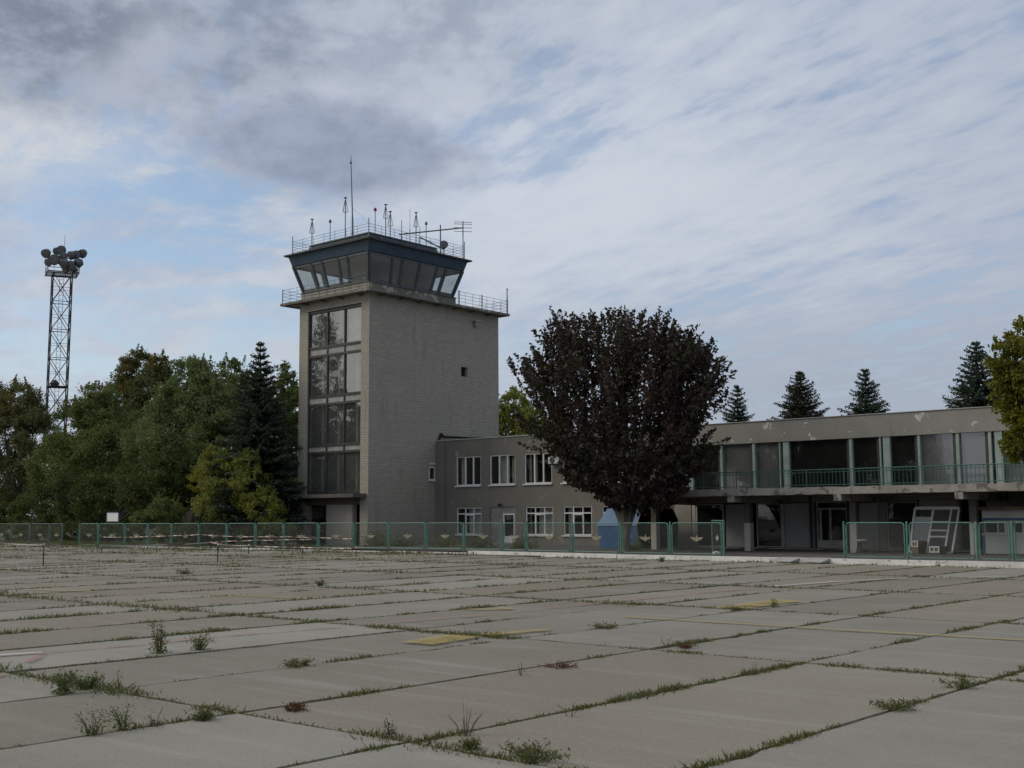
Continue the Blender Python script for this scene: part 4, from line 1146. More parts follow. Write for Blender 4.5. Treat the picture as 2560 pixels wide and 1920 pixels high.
def fence_panel(root, a, b, zb, frame_mat, has_mesh=True, emb='emblem_metal'):
    a, b = Vector(a), Vector(b); ax = (b - a).normalized(); up = Vector((0, 0, 1)); w = (b - a).length
    z0, z1 = zb + .07, TOPZ - .015; r = min(.12, w * .2)
    def pt(u, z): return a + ax * u + up * (z - a.z)
    pts = []
    for cx_, cz_, s0 in ((r, z0 + r, 180), (w - r, z0 + r, 270), (w - r, z1 - r, 0), (r, z1 - r, 90)):
        for k in range(5):
            t = math.radians(s0 + 22.5 * k); pts.append(pt(cx_ + r * math.cos(t), cz_ + r * math.sin(t)))
    pts.append(pts[0]); pts.append(pts[1])
    fr = MB().tube(pts, .021, 6, False).build('fence_panel', M[frame_mat], root)
    if has_mesh:
        V = []; s = .062; hh = z1 - z0; t = .0031
        nrm = ax.cross(up)
        for sg in (1, -1):
            u = -hh
            while u < w + hh:
                # clip the line u + sg*z against the panel
                zlo, zhi = 0.0, hh
                ulo, uhi = (u, u + hh) if sg > 0 else (u + hh, u)
                pts2 = []
                for q0, q1 in (((u, 0.0), (u + hh, hh)) if sg > 0 else ((u, hh), (u + hh, 0.0)),):
                    (ua, za), (ub, zb_) = q0, q1
                    t0 = max(0, (0 - ua) / (ub - ua)); t1 = min(1, (w - ua) / (ub - ua))
                    if t1 > t0: pts2 = [(ua + (ub - ua) * t0, za + (zb_ - za) * t0), (ua + (ub - ua) * t1, za + (zb_ - za) * t1)]
                if pts2:
                    (ua, za), (ub, zb_) = pts2
                    p, q_ = pt(ua, z0 + za), pt(ub, z0 + zb_); o_ = ax * t
                    V.append([p - o_, p + o_, q_ + o_, q_ - o_])
                u += s
        np_mesh('wire_mesh', np.array([[tuple(c) for c in f] for f in V]), 4, M['mesh_wire'], fr)
    if emb:
        mb = MB(); emblem(mb, pt(w / 2, zb + .62) - ax.cross(up) * .03, ax); mb.build('emblem', M[emb], fr)


def fence_run(label, posts_d, zb, pm, fm, Yf=None, emb='emblem_metal', skip=()):
    P = []
    for xd in posts_d:
        Y = Yf if Yf else None
        if Y is None:
            Y = 38.0
            for _ in range(6): Y = kerb_y(dy(xd, 1130, Y).x)
        p = dy(xd, 1130, Y); z = zb(p.x); P.append(Vector((p.x, Y, z)))
    root = thing('mesh_fence', label, 'fence', P[len(P) // 2], 'green mesh fences')
    for i, p in enumerate(P):
        MB().tube([p + Vector((0, 0, -.05)), (p.x, p.y, TOPZ + .03)], .032, 7).build('post', M[pm], root)
        if i + 1 < len(P):
            a, b = p, P[i + 1]; ax = (b - a).normalized()
            fence_panel(root, a + ax * .085, b - ax * .085, (a.z + b.z) / 2, fm, True, emb)
            mb = MB()
            for z in (a.z + .25, TOPZ - .22): mb.tube([(a.x, a.y, z), a + ax * .09 + Vector((0, 0, z - a.z))], .014, 4); mb.tube([(b.x, b.y, z), b - ax * .09 + Vector((0, 0, z - b.z))], .014, 4)
            mb.build('bracket', M[fm], root)
    return P


zb = lambda x: float(np.interp(x, [-50, -36], [0.0, .098]))
main_posts = fence_run('long green mesh fence with winged badges in front of tower and office wing', [172, 213, 270, 320, 371, 430, 490, 552, 613, 688, 763, 840, 920, 1002, 1085, 1137, 1235, 1340, 1447, 1562], zb, 'fence_green', 'fence_green')
right_posts = fence_run('green mesh fence in front of the terminal pillars on the right', [1822, 1958, 2108, 2185, 2300, 2420], zb, 'fence_green', 'fence_green', emb=None)
left_posts = fence_run('dull weathered mesh fence at the far left edge', [-60, -18, 26, 65, 108, 136], zb, 'fence_dull', 'fence_dull', Yf=36.8)
# open gate leaf hinged on the last post of the long fence
e = main_posts[-1]
gate = thing('gate_leaf', 'open green gate leaf with white badge at the gap in the fence', 'gate', e)
far = gy(*Z4(608, 1185), 39.6); fence_panel(gate, (e.x - .04, e.y + .1, e.z), (far.x, 39.7, e.z), e.z, 'fence_green', True, 'white_plastic')
mb = MB().tube([(e.x - .02, e.y + .08, e.z), (e.x - .02, e.y + .08, TOPZ + .06), (far.x, 39.7, TOPZ + .06)], .026, 6); mb.build('gate_post', M['fence_green'], gate)

# blank sign behind the fence
p0, p1 = gy(*Z7(930, 285), 39.2), gy(*Z7(1024, 357), 39.2)
sg = thing('notice_board', 'blank white notice board on blue posts behind the left fence', 'sign', ((p0.x + p1.x) / 2, 39.2, 0))
MB().box(p0.x, p1.x, 39.17, 39.2, p1.z, p0.z).build('board', M['sign_white'], sg)
MB().box(p0.x - .05, p0.x - .003, 39.15, 39.22, p1.z - .06, p0.z + .06).box(p1.x + .003, p1.x + .05, 39.15, 39.22, p1.z - .06, p0.z + .06).box(p0.x - .05, p1.x + .05, 39.15, 39.22, p0.z + .003, p0.z + .05).build('frame', M['kiosk_blue'], sg)
for x in (p0.x - .03, p1.x + .03): MB().tube([(x, 39.24, 0), (x, 39.24, p1.z)], .035, 6).build('post', M['dark_steel'], sg)

# barrier rods and tape
rods = [(Z7, 372, 745, 555), (Z7, 875, 632, 570), (Z7, 1355, 618, 575), (Z7, 1820, 600, 535), (Z7, 1880, 712, 560), (Z7, 2148, 640, 560), (Z8, 540, 648, 578), (Z8, 1003, 662, 585)]
words = ['thin barrier rod standing alone at the far left of the apron', 'thin rod left end of the lowest striped tape', 'short rod where the striped tape sags lowest', 'short rod close to the fence where the tapes cross', 'taller dark rod on the apron in front of the tape crossing', 'thin rod among weeds before the yellow green shrub', 'short rod before the dark spruce near the fence', 'short rod before the tower entrance near the fence']
tops = []
for (z, a, b, c), lab in zip(rods, words):
    p = gz(*z(a, b)); dep = (p - Vector((0, 0, EYE))).dot(f_); h = max(.35, (b - c) / 3.456 * dep / F_PX)
    o = thing('barrier_rod', lab, 'rod', p, 'barrier rods')
    MB().tube([p, p + Vector((.01, 0, h))], .020, 6).build('rod', M['dark_steel'], o)
    MB().lathe(p + Vector((.01, 0, h)), (0, 0, 1), [(.026, -.03), (.03, 0), (.022, .03)], 8).build('cap', M['white_plastic'], o)
    tops.append(p + Vector((.01, -.02, h - .03)))


def tape(pts, label, w=.045):
    mb = MB(); P = []
    for a, b in zip(pts, pts[1:]):
        n = 14; L = (b - a).length
        for i in range(n + (1 if b is pts[-1] else 0)): t = i / n; q_ = a.lerp(b, t); P.append(q_ - Vector((0, 0, .045 * L * .35 * 4 * t * (1 - t) * .4)))
    for i, (a, b) in enumerate(zip(P, P[1:])):
        tw = .5 * math.sin(i * .7); tw2 = .5 * math.sin((i + 1) * .7); u = Vector((0, math.sin(tw), math.cos(tw))) * w / 2; u2 = Vector((0, math.sin(tw2), math.cos(tw2))) * w / 2
        mb.quad(a - u, b - u2, b + u2, a + u)
    tag(mb.build('barrier_tape', M['striped_tape'], loc=pts[0]), label, 'tape', 'striped barrier tapes')


onf = lambda z, a, b: (lambda p: gy(*z(a, b), kerb_y(p.x) - .08))(gy(*z(a, b), 37.5))
tape([onf(Z7, 890, 492), onf(Z7, 1280, 488), onf(Z7, 1500, 480), onf(Z7, 1735, 470), onf(Z7, 1965, 486), onf(Z8, 140, 489), onf(Z8, 400, 489), onf(Z8, 680, 496), onf(Z8, 968, 508)], 'upper red and white barrier tape tied along the fence posts')
tape([onf(Z7, 1500, 555), onf(Z7, 1730, 545), onf(Z7, 1965, 528), onf(Z8, 140, 520), onf(Z8, 400, 516), onf(Z8, 660, 509)], 'second striped tape running below the upper one on the fence')
tape([tops[1], tops[2], tops[3]], 'slack striped tape sagging between the short rods left of centre', .06)
tape([tops[3], tops[5], tops[6], tops[7]], 'low striped tape strung between short rods in front of the spruce')
tape([gz(*Z7(-260, 640)) + Vector((0, 0, .8)), tops[0]], 'striped tape running off the left edge from the lone rod')
tape([tops[0], onf(Z7, 545, 548)], 'striped tape from the lone rod back to the dull fence', .05)

# ------------------------------------------------------------------ floodlight mast
FM = Vector((-114.9, 62.0, 0)); a_side = 1.86; PT = 26.9
ang = math.atan2(RM[0][1], RM[0][0]) + math.radians(26)
e1 = Vector((math.cos(ang), math.sin(ang), 0)); e2 = Vector((-math.sin(ang), math.cos(ang), 0))
LEAN = Vector((.15, .12, 0)) * (1 / 27.0)


def mp(u, v, z): return FM + e1 * u + e2 * v + Vector((0, 0, z)) + LEAN * z


fm = thing('floodlight_mast', 'steel lattice floodlight mast rising behind the left trees', 'floodlight mast', FM)
h2 = a_side / 2; cs = [(-h2, -h2), (h2, -h2), (h2, h2), (-h2, h2)]
mb = MB()
for u, v in cs: mb.tube([mp(u, v, 0), mp(u, v, PT)], .072, 4)
levels = [PT - 2.95 * i for i in range(10)]
for i, z in enumerate(levels):
    for k in range(4):
        a, b = cs[k], cs[(k + 1) % 4]
        if z > 0: mb.tube([mp(*a, z), mp(*b, z)], .036, 4)
        if i + 1 < len(levels):
            zn = max(levels[i + 1], 0); zm_ = (z + zn) / 2
            mb.tube([mp(*a, z), mp(*b, zn)], .034, 4); mb.tube([mp(*b, z), mp(*a, zn)], .034, 4); mb.tube([mp(*a, zm_), mp(*b, zm_)], .018, 4)
mb.build('lattice', M['dark_steel'], fm)
mb = MB()
for s in (-.2, .2): mb.tube([mp(s, .3, 0), mp(s, .3, PT)], .022, 4)
for z in np.arange(.4, PT, .42): mb.tube([mp(-.2, .3, z), mp(.2, .3, z)], .016, 3)
mb.build('ladder', M['dark_steel'], fm)
mb = MB(); pw = 1.52; pc = [(-pw, -pw), (pw, -pw), (pw, pw), (-pw, pw)]
for z, r in ((PT + .05, .06), (PT + .45, .035), (PT + 1.45, .05)):
    for k in range(4): mb.tube([mp(*pc[k], z), mp(*pc[(k + 1) % 4], z)], r, 4)
for k in range(4): mb.tube([mp(*pc[k], PT), mp(*pc[k], PT + 1.5)], .035, 4)
for t in np.linspace(-.9, .9, 7): mb.tube([mp(-pw, pw * t, PT + .05), mp(pw, pw * t, PT + .05)], .035, 4)
mb.build('platform', M['dark_steel'], fm)
zb0 = PT - 2.95 * 4
mb = MB(); mb.hexa([mp(-.9, -.9, zb0 - .03), mp(.9, -.9, zb0 - .03), mp(.9, .9, zb0 - .03), mp(-.9, .9, zb0 - .03)], [mp(-.9, -.9, zb0 + .06), mp(.9, -.9, zb0 + .06), mp(.9, .9, zb0 + .06), mp(-.9, .9, zb0 + .06)])
mb.lathe(mp(-.3, -.3, zb0 + .35), (0, 0, 1), [(.4, -.3), (.45, 0), (.3, .25), (.1, .35)], 8)
mb.build('middle_platform', M['dark_steel'], fm)
MB().tube([mp(.1, .0, PT + 1.4), mp(.12, 0, PT + 4.3)], .04, 5, r2=.015).build('lightning_rod', M['dark_steel'], fm)
for (a, b, r, dd) in ((370, 236, 30, -.2), (440, 213, 26, .5), (482, 205, 31, .3), (523, 260, 27, -.6), (560, 250, 30, .2), (598, 240, 28, .5), (636, 230, 30, .8), (410, 313, 26, -.9), (464, 292, 36, -1.1), (535, 325, 32, -1.0), (580, 335, 32, -.6), (626, 316, 31, -.2), (520, 355, 30, .1), (560, 360, 26, .8)):
    w = ray(*Z6(a, b)); c0 = FM + LEAN * PT; t = (c0 - Vector((0, 0, EYE))).dot(f_) / w.dot(f_)
    c = Vector((0, 0, EYE)) + w * t + f_ * (dd * .9); R_ = r / 3.19 * 120.5 / F_PX * 1.22
    ax = Vector((random.uniform(-.6, 1), random.uniform(-1, -.5), -.45)).normalized()
    o = MB().lathe(c, ax, [(R_ * .35, -R_ * 1.1), (R_ * .8, -R_ * .8), (R_ * .98, -R_ * .1), (R_, R_ * .3), (R_ * .93, R_ * .32)], 14).build('floodlight', M['lamp_drum'], fm)
    MB().lathe(c + ax * (R_ * .33), ax, [(R_ * .9, 0), (R_ * .6, R_ * .06), (.02, R_ * .09)], 14).build('lens', M['lamp_lens'], o)
    MB().tube([c, c + Vector((0, 0, -R_ * 1.7))], .03, 4).build('yoke', M['dark_steel'], o)

# ------------------------------------------------------------------ vegetation


def rand_dirs(n):
    v = rng.normal(size=(n, 3)); return v / np.linalg.norm(v, axis=1)[:, None]


def leaf_quads(C, size, up_bias=.4, aspect=.62):
    n = len(C); a = rand_dirs(n); nrm = rand_dirs(n); nrm[:, 2] += up_bias
    b = np.cross(nrm, a); b /= np.linalg.norm(b, axis=1)[:, None] + 1e-9
    s = size * rng.uniform(.65, 1.35, (n, 1)); a = a * s; b = b * s * aspect
    return np.stack([C - a, C - b * .8 + a * .1, C + a, C + b * .8 + a * .1], 1)


def clumps_in(c, r, n, rmin=.55):
    d = rand_dirs(n); rad = rmin + (1 - rmin) * rng.random((n, 1)) ** .6
    return np.array(c) + d * rad * np.array(r)


def px_m(xd, Y):      # metres per display pixel for something at depth plane Y
    p = dy(xd, 1000, Y); return (p - Vector((0, 0, EYE))).dot(f_) / F_PX * D


def limbs(mb, base, targets, r0, seed=0, zfork=None):
    rr = random.Random(seed); base = Vector(base)
    for t in targets:
        t = Vector(t); f = zfork or .35
        m1 = base.lerp(t, .33); m1.x = base.x + (t.x - base.x) * .15; m1.y = base.y + (t.y - base.y) * .15
        m2 = base.lerp(t, .68) + Vector((rr.uniform(-.2, .2), rr.uniform(-.2, .2), .1))
        mb.tube([base, m1, m2, t], [r0, r0 * .75, r0 * .42, r0 * .12], 7)


def tree(name, label, cat, Y, lobes, mat, leaf, trunk=None, bark='bark', dens=1.0, sprigs=0, group=None, ydepth=1.0, yoff=None, clump=.25):
    """lobes: (display x, display y, rx, ry) each; the crown is made of many leaf faces in clumps"""
    x0 = trunk if trunk is not None else lobes[0][0]; leaf *= .72
    m = px_m(x0, Y); b = dy(x0, 1180, Y); base = Vector((b.x, Y, 0))
    root = thing(name, label, cat, base, group)
    V = []; tg = []
    for k, (cx_, cy_, rx, ry) in enumerate(lobes):
        yo = 0 if yoff is None else yoff[k]
        c = dy(cx_, cy_, Y + yo); R3 = (rx * m, rx * m * ydepth, ry * m)
        tg.append(c)
        vol = (R3[0] * R3[1] * R3[2]) ** (1 / 3)
        nc = int(62 * dens * max(1.0, vol / 1.8)); cl = clumps_in(c, R3, nc)
        cr = clump * vol * rng.uniform(.6, 1.3, (nc, 1))
        per = int(5.5 * dens * (vol * clump) ** 2 / (leaf * leaf) + 10); per = min(per, 150)
        P = np.repeat(cl, per, 0) + rng.normal(size=(nc * per, 3)) * .50 * np.repeat(cr, per, 0) * np.array([1, 1, .75])
        P = P[P[:, 2] > .08]
        V.append(leaf_quads(P, leaf))
    for s in range(sprigs):
        cx_, cy_, rx, ry = lobes[rng.integers(len(lobes))]
        c = dy(cx_, cy_, Y); th = rng.uniform(.15, math.pi - .15)
        st = np.array(c) + np.array([math.cos(th) * rx * m * .8, rng.uniform(-.5, .5) * rx * m, math.sin(th) * ry * m * .85])
        L = rng.uniform(.4, 1.0) * ry * m * .5; dr = np.array([math.cos(th) * .6, rng.uniform(-.3, .3), 1.0]); dr /= np.linalg.norm(dr)
        n = int(L / leaf * 5); t = rng.random((n, 1))
        V.append(leaf_quads(st + dr * t * L + rng.normal(size=(n, 3)) * leaf * .8 * (1.2 - t), leaf))
    np_mesh('crown', np.concatenate(V), 4, M[mat], root)
    mb = MB(); H = max(t.z for t in tg)
    limbs(mb, base + Vector((0, 0, -.1)), tg + [dy(l[0], l[1] - l[3] * .5, Y) for l in lobes], max(.07, min(.3, H * .022)), len(lobes))
    mb.build('trunk', M[bark], root)
    return root


def spruce(label, Y, apex, xbase, ybot, halfw, mat, seed, n_tier=26, group=None, ztop_only=None, fine=1.0, zmin=.3, lo=.72):
    rs = np.random.default_rng(seed)
    A = dy(apex[0], apex[1], Y); m = px_m(apex[0], Y); base = Vector((A.x, Y, 0)); zb_ = max(zmin, dy(xbase, ybot, Y).z); H = A.z
    root = thing('spruce_tree', label, 'tree', base, group)
    V = []; Rmax = halfw * m; mb = MB().tube([base, (A.x, Y, H * .6), (A.x, Y, H - .1)], [max(.1, H * .018), H * .010, .015], 7)
    zt = H - .15; k = 0
    while zt > zb_:
        f = (H - zt) / (H - zb_); R = Rmax * (f ** .82) * rs.uniform(.9, 1.08) + .10
        nb = int(7 + 8 * f)
        for i in range(nb):
            an = 2 * math.pi * (i + rs.random() * .7) / nb + k; L = R * rs.uniform(lo, 1.15)
            d = np.array([math.cos(an), math.sin(an), 0]); tilt = rs.uniform(.25, .45) * (1 - f) - .32 * f - .05
            n = max(4, int(L / (.085 / fine)))
            t = (np.arange(n) + .5) / n
            zc = tilt * L * t + (.16 * L) * t ** 2.2 + (0 if f < .4 else .0)
            P = np.array([A.x, Y, zt]) + d * (t * L)[:, None] + np.array([0, 0, 1.0]) * zc[:, None]
            perp = np.array([-d[1], d[0], 0])
            # side twigs: flat drooping sprays
            for s in (-1, 1):
                ln = (L * .30 * (1.05 - t * .72) + .05) * rs.uniform(.7, 1.25, n)
                td = (perp * s * .8 + d * .75)
                E = P + td * ln[:, None] + np.array([0, 0, -1.0]) * (ln * rs.uniform(.1, .6, n))[:, None]
                w = .030 + .035 * ln
                wv = np.cross(td, [0, 0, 1]); wv = wv / np.linalg.norm(wv)
                W = wv * w[:, None] + np.array([0, 0, 1.0]) * (w * rs.uniform(-.9, .9, n))[:, None]
                mid = (P + E) / 2 + np.array([0, 0, .02])
                V.append(np.stack([P, mid - W, E, mid + W], 1))
                # needle tufts
                q_ = rs.random((n, 1)); C = P + (E - P) * q_ + rs.normal(size=(n, 3)) * .035
                V.append(leaf_quads(C, .075, .5, .45))
            w = .045
            V.append(np.stack([P, P + d * (L / n * .5) + np.array([0, 0, .05]), P + d * L / n, P + d * (L / n * .5) - np.array([0, 0, .06])], 1))
            C = np.repeat(P, 2, 0) + rs.normal(size=(2 * n, 3)) * .05; V.append(leaf_quads(C, .08, .4, .5))
        zt -= max(.16, (H - zb_) / n_tier * rs.uniform(.75, 1.2)); k += 1.1
    C = np.array([A.x, Y, 0]) + np.array([0, 0, 1.0]) * (H - rs.random((40, 1)) * .5) + rs.normal(size=(40, 3)) * .03
    V.append(leaf_quads(C, .07, 0, .4))
    np_mesh('crown', np.concatenate(V), 4, M[mat], root)
    mb.build('trunk', M['bark'], root)
    return root


# the maroon tree: several stems, long upright leafy shoots
def maroon_tree():
    Y = 40.7; m = px_m(1345, Y); b = dy(1352, 1185, Y); base = Vector((b.x, Y, .09))
    root = thing('purple_leaf_tree', 'dark maroon leaved tree with several stems in front of the office wing', 'tree', base)
    mb = MB(); fork = base + Vector((.03, 0, .62))
    mb.tube([base + Vector((0, 0, -.1)), base + Vector((.0, 0, .35)), fork], [.20, .165, .17], 9)
    c = dy(1345, 890, Y); stems = []
    for tx, ty, dd in ((1180, 760, .4), (1235, 720, -.9), (1290, 700, .7), (1345, 680, -.3), (1395, 700, .8), (1440, 740, -.7), (1480, 820, .9), (1180, 860, .8), (1490, 890, .9), (1300, 760, -1.8), (1400, 770, 1.9), (1350, 740, 1.4)):
        t = dy(tx, ty, Y + dd); m1 = fork.lerp(t, .3); m1.x = fork.x + (t.x - fork.x) * .20; m1.y = fork.y + (t.y - fork.y) * .20
        m2 = fork.lerp(t, .65); m2.x = fork.x + (t.x - fork.x) * .52
        mb.tube([fork + Vector((random.uniform(-.1, .1), random.uniform(-.08, .08), -.15)), m1, m2, t], [.088, .072, .035, .010], 7); stems.append((fork, m1, m2, t))
    mb.build('trunk', M['pale_bark'], root)
    # outline of the crown on the photo, half widths by height
    prof_y = [655, 673, 708, 745, 768, 813, 873, 933, 960, 993, 1035, 1060, 1100]
    pl = [1215, 1196, 1192, 1172, 1148, 1132, 1144, 1146, 1172, 1214, 1224, 1285, 1330]
    pr = [1430, 1445, 1470, 1520, 1552, 1553, 1542, 1534, 1530, 1520, 1494, 1478, 1430]
    V = []; leaf = .088
    ns = 1420
    for s in range(ns):
        yd = 1090 - (1090 - 722) * rng.random() ** .84
        l, r = np.interp(yd, prof_y, pl), np.interp(yd, prof_y, pr)
        cxm, hw = (l + r) / 2, (r - l) / 2
        an = rng.uniform(0, 2 * math.pi)
        if s % 4 == 0: an = (math.pi if rng.random() < .5 else 0) + rng.normal() * .3
        rad = (.35 + .62 * rng.random() ** .55)
        rad *= 1 + .07 * math.sin(an * 5 + yd * .045) + .07 * math.sin(an * 9 - yd * .07 + 1.3)
        if s % 4 and rng.random() < .3: rad *= rng.random()
        u, w = math.cos(an) * rad, math.sin(an) * rad
        st = np.array(dy(cxm + u * hw, yd, Y)) ; st[1] += w * hw * m * .8
        f = np.clip((1060 - yd) / 380, 0, 1)
        dr = np.array([u * .9, w * .7, .30 + 1.05 * f]); dr /= np.linalg.norm(dr)
        L = rng.uniform(.45, .95) * (1.0 if yd > 800 else 1.15)
        if rad > .78: L *= 1.3
        st = st - dr * L * .75
        n = int(30 + 26 * rng.random()); t = rng.random((n, 1)) ** .85
        bend = np.array([0, 0, .12]) * t ** 2 * (1 if f > .3 else -1)
        P = st + dr * (t * L) + bend + rng.normal(size=(n, 3)) * (.125 - .08 * t)
        V.append(leaf_quads(P, leaf, .25, .7))
    # upright shoots that break the outline, thinning out towards their tips
    ox = [1115, 1132, 1150, 1172, 1190, 1250, 1330, 1400, 1455, 1480, 1510, 1545, 1576]
    oy = [812, 765, 755, 700, 662, 672, 660, 664, 668, 712, 722, 752, 770]
    for s in range(125):
        if s < 78: xd = 1186 + 275 * ((s * .618034) % 1.0)
        else: xd = (1117 + 66 * ((s * .618034) % 1.0)) if s % 2 else (1470 + 105 * ((s * .618034) % 1.0))
        yt = np.interp(xd, ox, oy) + abs(rng.normal()) * 17 - 2 + (rng.uniform(0, 150) if s >= 100 else 0)
        tip = np.array(dy(xd, yt, Y + rng.uniform(-1.3, 1.3))); c0 = np.array(dy(1345, 960, Y)); dr = tip - c0; dr[2] += 1.2; dr[0] *= .8; dr /= np.linalg.norm(dr)
        L = rng.uniform(.8, 1.45); n = 48; t = rng.random((n, 1)) ** .75
        V.append(leaf_quads(tip - dr * t * L + rng.normal(size=(n, 3)) * (.018 + .085 * t), leaf * .95, .25, .7))
    np_mesh('crown', np.concatenate(V), 4, M['leaf_maroon'], root)


maroon_tree()
TG = 'trees left of the tower'
tree('chestnut_tree', 'brownish chestnut tree at the left edge before the lattice mast', 'tree', 58, [(45, 885, 50, 60), (8, 945, 60, 80), (75, 945, 42, 60), (25, 1040, 70, 50), (-40, 900, 60, 90)], 'leaf_brown', .155, 40, dens=1.0, sprigs=30, group=TG)
tree('bushy_tree', 'broad dark green bushy tree just right of the lattice mast', 'tree', 51, [(165, 930, 62, 70), (215, 895, 50, 60), (120, 1010, 60, 70), (200, 1020, 90, 80), (250, 960, 70, 80), (290, 1060, 70, 60)], 'leaf_green', .145, 190, sprigs=36, group=TG)
tree('autumn_tree', 'tallest left tree with rusty orange patches in its top', 'tree', 57, [(300, 812, 46, 56), (270, 860, 48, 50), (335, 850, 50, 60), (300, 930, 80, 70), (345, 800, 24, 36)], 'leaf_rust', .15, 300, sprigs=26, group=TG)
tree('leafy_tree', 'pale green leafy tree between the rusty tree and the spruce', 'tree', 50, [(415, 830, 55, 60), (380, 890, 65, 60), (455, 880, 60, 70), (400, 960, 90, 70), (480, 950, 60, 70), (330, 960, 60, 60)], 'leaf_green_pale', .14, 410, sprigs=44, group=TG)
tree('leafy_tree', 'green tree immediately behind the left spruce', 'tree', 55, [(500, 825, 42, 52), (530, 870, 50, 60), (480, 900, 50, 70), (560, 930, 60, 80)], 'leaf_green_pale', .145, 520, sprigs=30, group=TG)
tree('thin_tree', 'slender green tree squeezed between spruce and tower', 'tree', 57, [(622, 830, 22, 50), (605, 880, 36, 60), (640, 900, 36, 60), (615, 960, 40, 70)], 'leaf_green', .15, 620, sprigs=8, group=TG)
tree('wispy_tree', 'thin wispy pale tree top beside the lattice mast', 'tree', 60, [(190, 860, 20, 34), (205, 890, 26, 30)], 'leaf_green_pale', .12, 195, dens=.28, sprigs=10, group=TG, clump=.42)
tree('dark_tree', 'deep green low tree in the shade behind the left fence', 'tree', 46, [(120, 1075, 60, 50), (215, 1080, 60, 55), (320, 1055, 60, 65), (380, 1030, 60, 70)], 'leaf_deep', .13, 230, sprigs=6, group=TG)
tree('dark_tree', 'shadowed tree behind the yellow green shrub', 'tree', 47, [(430, 1020, 60, 70), (500, 1040, 60, 70), (570, 1020, 50, 80), (600, 1080, 50, 50)], 'leaf_deep', .13, 480, sprigs=6, group=TG)
tree('hedge_shrub', 'green shrub right of the white notice board', 'shrub', 41.5, [(355, 1105, 38, 28), (320, 1120, 34, 20)], 'leaf_green', .10, 350, sprigs=6, group='shrubs behind the fence')
tree('hedge_shrub', 'dim green shrub behind the dull fence at far left', 'shrub', 42, [(70, 1110, 50, 40), (10, 1120, 40, 36), (110, 1135, 40, 25)], 'leaf_deep', .10, 60, sprigs=4, group='shrubs behind the fence')
for lb, lobes_ in (('low dark shrub behind the mesh below the notice board', [(235, 1150, 34, 20), (285, 1152, 30, 18)]), ('low dark shrub behind the mesh left of the notice board', [(190, 1152, 24, 20), (150, 1150, 24, 22)]),
                   ('low dark shrub behind the mesh before the yellowish shrub', [(430, 1152, 46, 20), (360, 1155, 34, 18)]), ('low dark shrub behind the mesh at the spruce foot', [(600, 1150, 40, 22), (540, 1154, 34, 18)]),
                   ('low dark shrub behind the dull fence panels at far left', [(40, 1150, 40, 20), (100, 1155, 34, 18)])):
    tree('hedge_shrub', lb, 'shrub', 39.4, lobes_, 'leaf_deep', .085, lobes_[0][0], dens=.8, sprigs=4, group='shrubs behind the fence')
spruce('dark spruce standing against the left side of the tower', 41.6, (563, 740), 570, 1150, 134, 'needle', 3, 30, 'spruces', fine=1.15, lo=.66)
tree('yellow_shrub', 'yellowish green shrub before the spruce behind the fence', 'shrub', 39.9, [(490, 1035, 58, 50), (440, 1030, 42, 36), (545, 1055, 48, 46), (500, 1090, 78, 40), (575, 1100, 40, 30), (470, 990, 30, 30), (535, 1000, 30, 24)], 'leaf_yellow', .088, 500, dens=.72, sprigs=46, group='shrubs behind the fence')
tree('yellow_tree', 'yellow green autumn tree seen between tower and maroon tree', 'tree', 70, [(1110, 880, 34, 44), (1090, 930, 40, 50), (1145, 920, 40, 50), (1170, 960, 40, 50)], 'leaf_yellow', .15, 1115, sprigs=8)
for k, (ax_, ay, hw, yb2, mt, lab) in enumerate(((1592, 832, 40, 935, 'needle', 'smallest spruce above the terminal roof nearest the maroon tree'), (1727, 802, 56, 925, 'needle_brown', 'spruce hung with brown cones above the terminal roof'),
                                                (1868, 797, 58, 915, 'needle', 'broad green spruce above the middle of the terminal roof'), (2108, 738, 66, 905, 'needle', 'tall dark spruce beside the yellow branches on the right'))):
    Yk = (70, 68, 68, 64)[k]; p = dy(ax_, ay, Yk)
    # whole tree, most of it hidden behind the terminal
    lowfrac = (yb2 - ay); m_ = px_m(ax_, Yk); full = (p.z - .4) / m_
    lo_, tf, wf = ((.35, .85, 1.0), (.62, 1.2, 1.04), (.40, .95, .95), (.52, 1.3, 1.1))[k]
    spruce(lab, Yk, (ax_, ay), ax_, ay + full, hw * wf * (full / lowfrac) ** .82 * .80, mt, 20 + k * 7, int(19 * tf * full / lowfrac / 2.0), 'spruces', fine=.85, zmin=3.5, lo=lo_)
tree('yellow_tree', 'yellow leaved tree reaching in at the right edge', 'tree', 36, [(2185, 790, 50, 60), (2225, 760, 60, 70), (2180, 850, 45, 55), (2240, 850, 80, 80), (2230, 930, 60, 60), (2195, 965, 32, 34), (2290, 800, 80, 110), (2330, 920, 80, 90)], 'leaf_yellow_dark', .085, 2330, dens=.9, sprigs=60)


# low plants along the foot of the tower and wing
def ground_shrub(x, y, r, h, mat, label, n=700, leaf=.05):
    b = Vector((x, y, .05)); o = thing('low_shrub', label, 'shrub', b, 'low plants at the wall')
    P = np.array(b) + np.abs(rng.normal(size=(n, 3))) * np.array([0, 0, h * .55]) + rng.normal(size=(n, 3)) * np.array([r * .5, r * .4, 0])
    np_mesh('foliage', leaf_quads(P, leaf), 4, M[mat], o)
    mb = MB()
    for k in range(6): mb.tube([b, b + Vector((rng.uniform(-r, r) * .5, rng.uniform(-r, r) * .4, h * .9))], .012, 4, r2=.004)
    mb.build('stem', M['bark'], o)


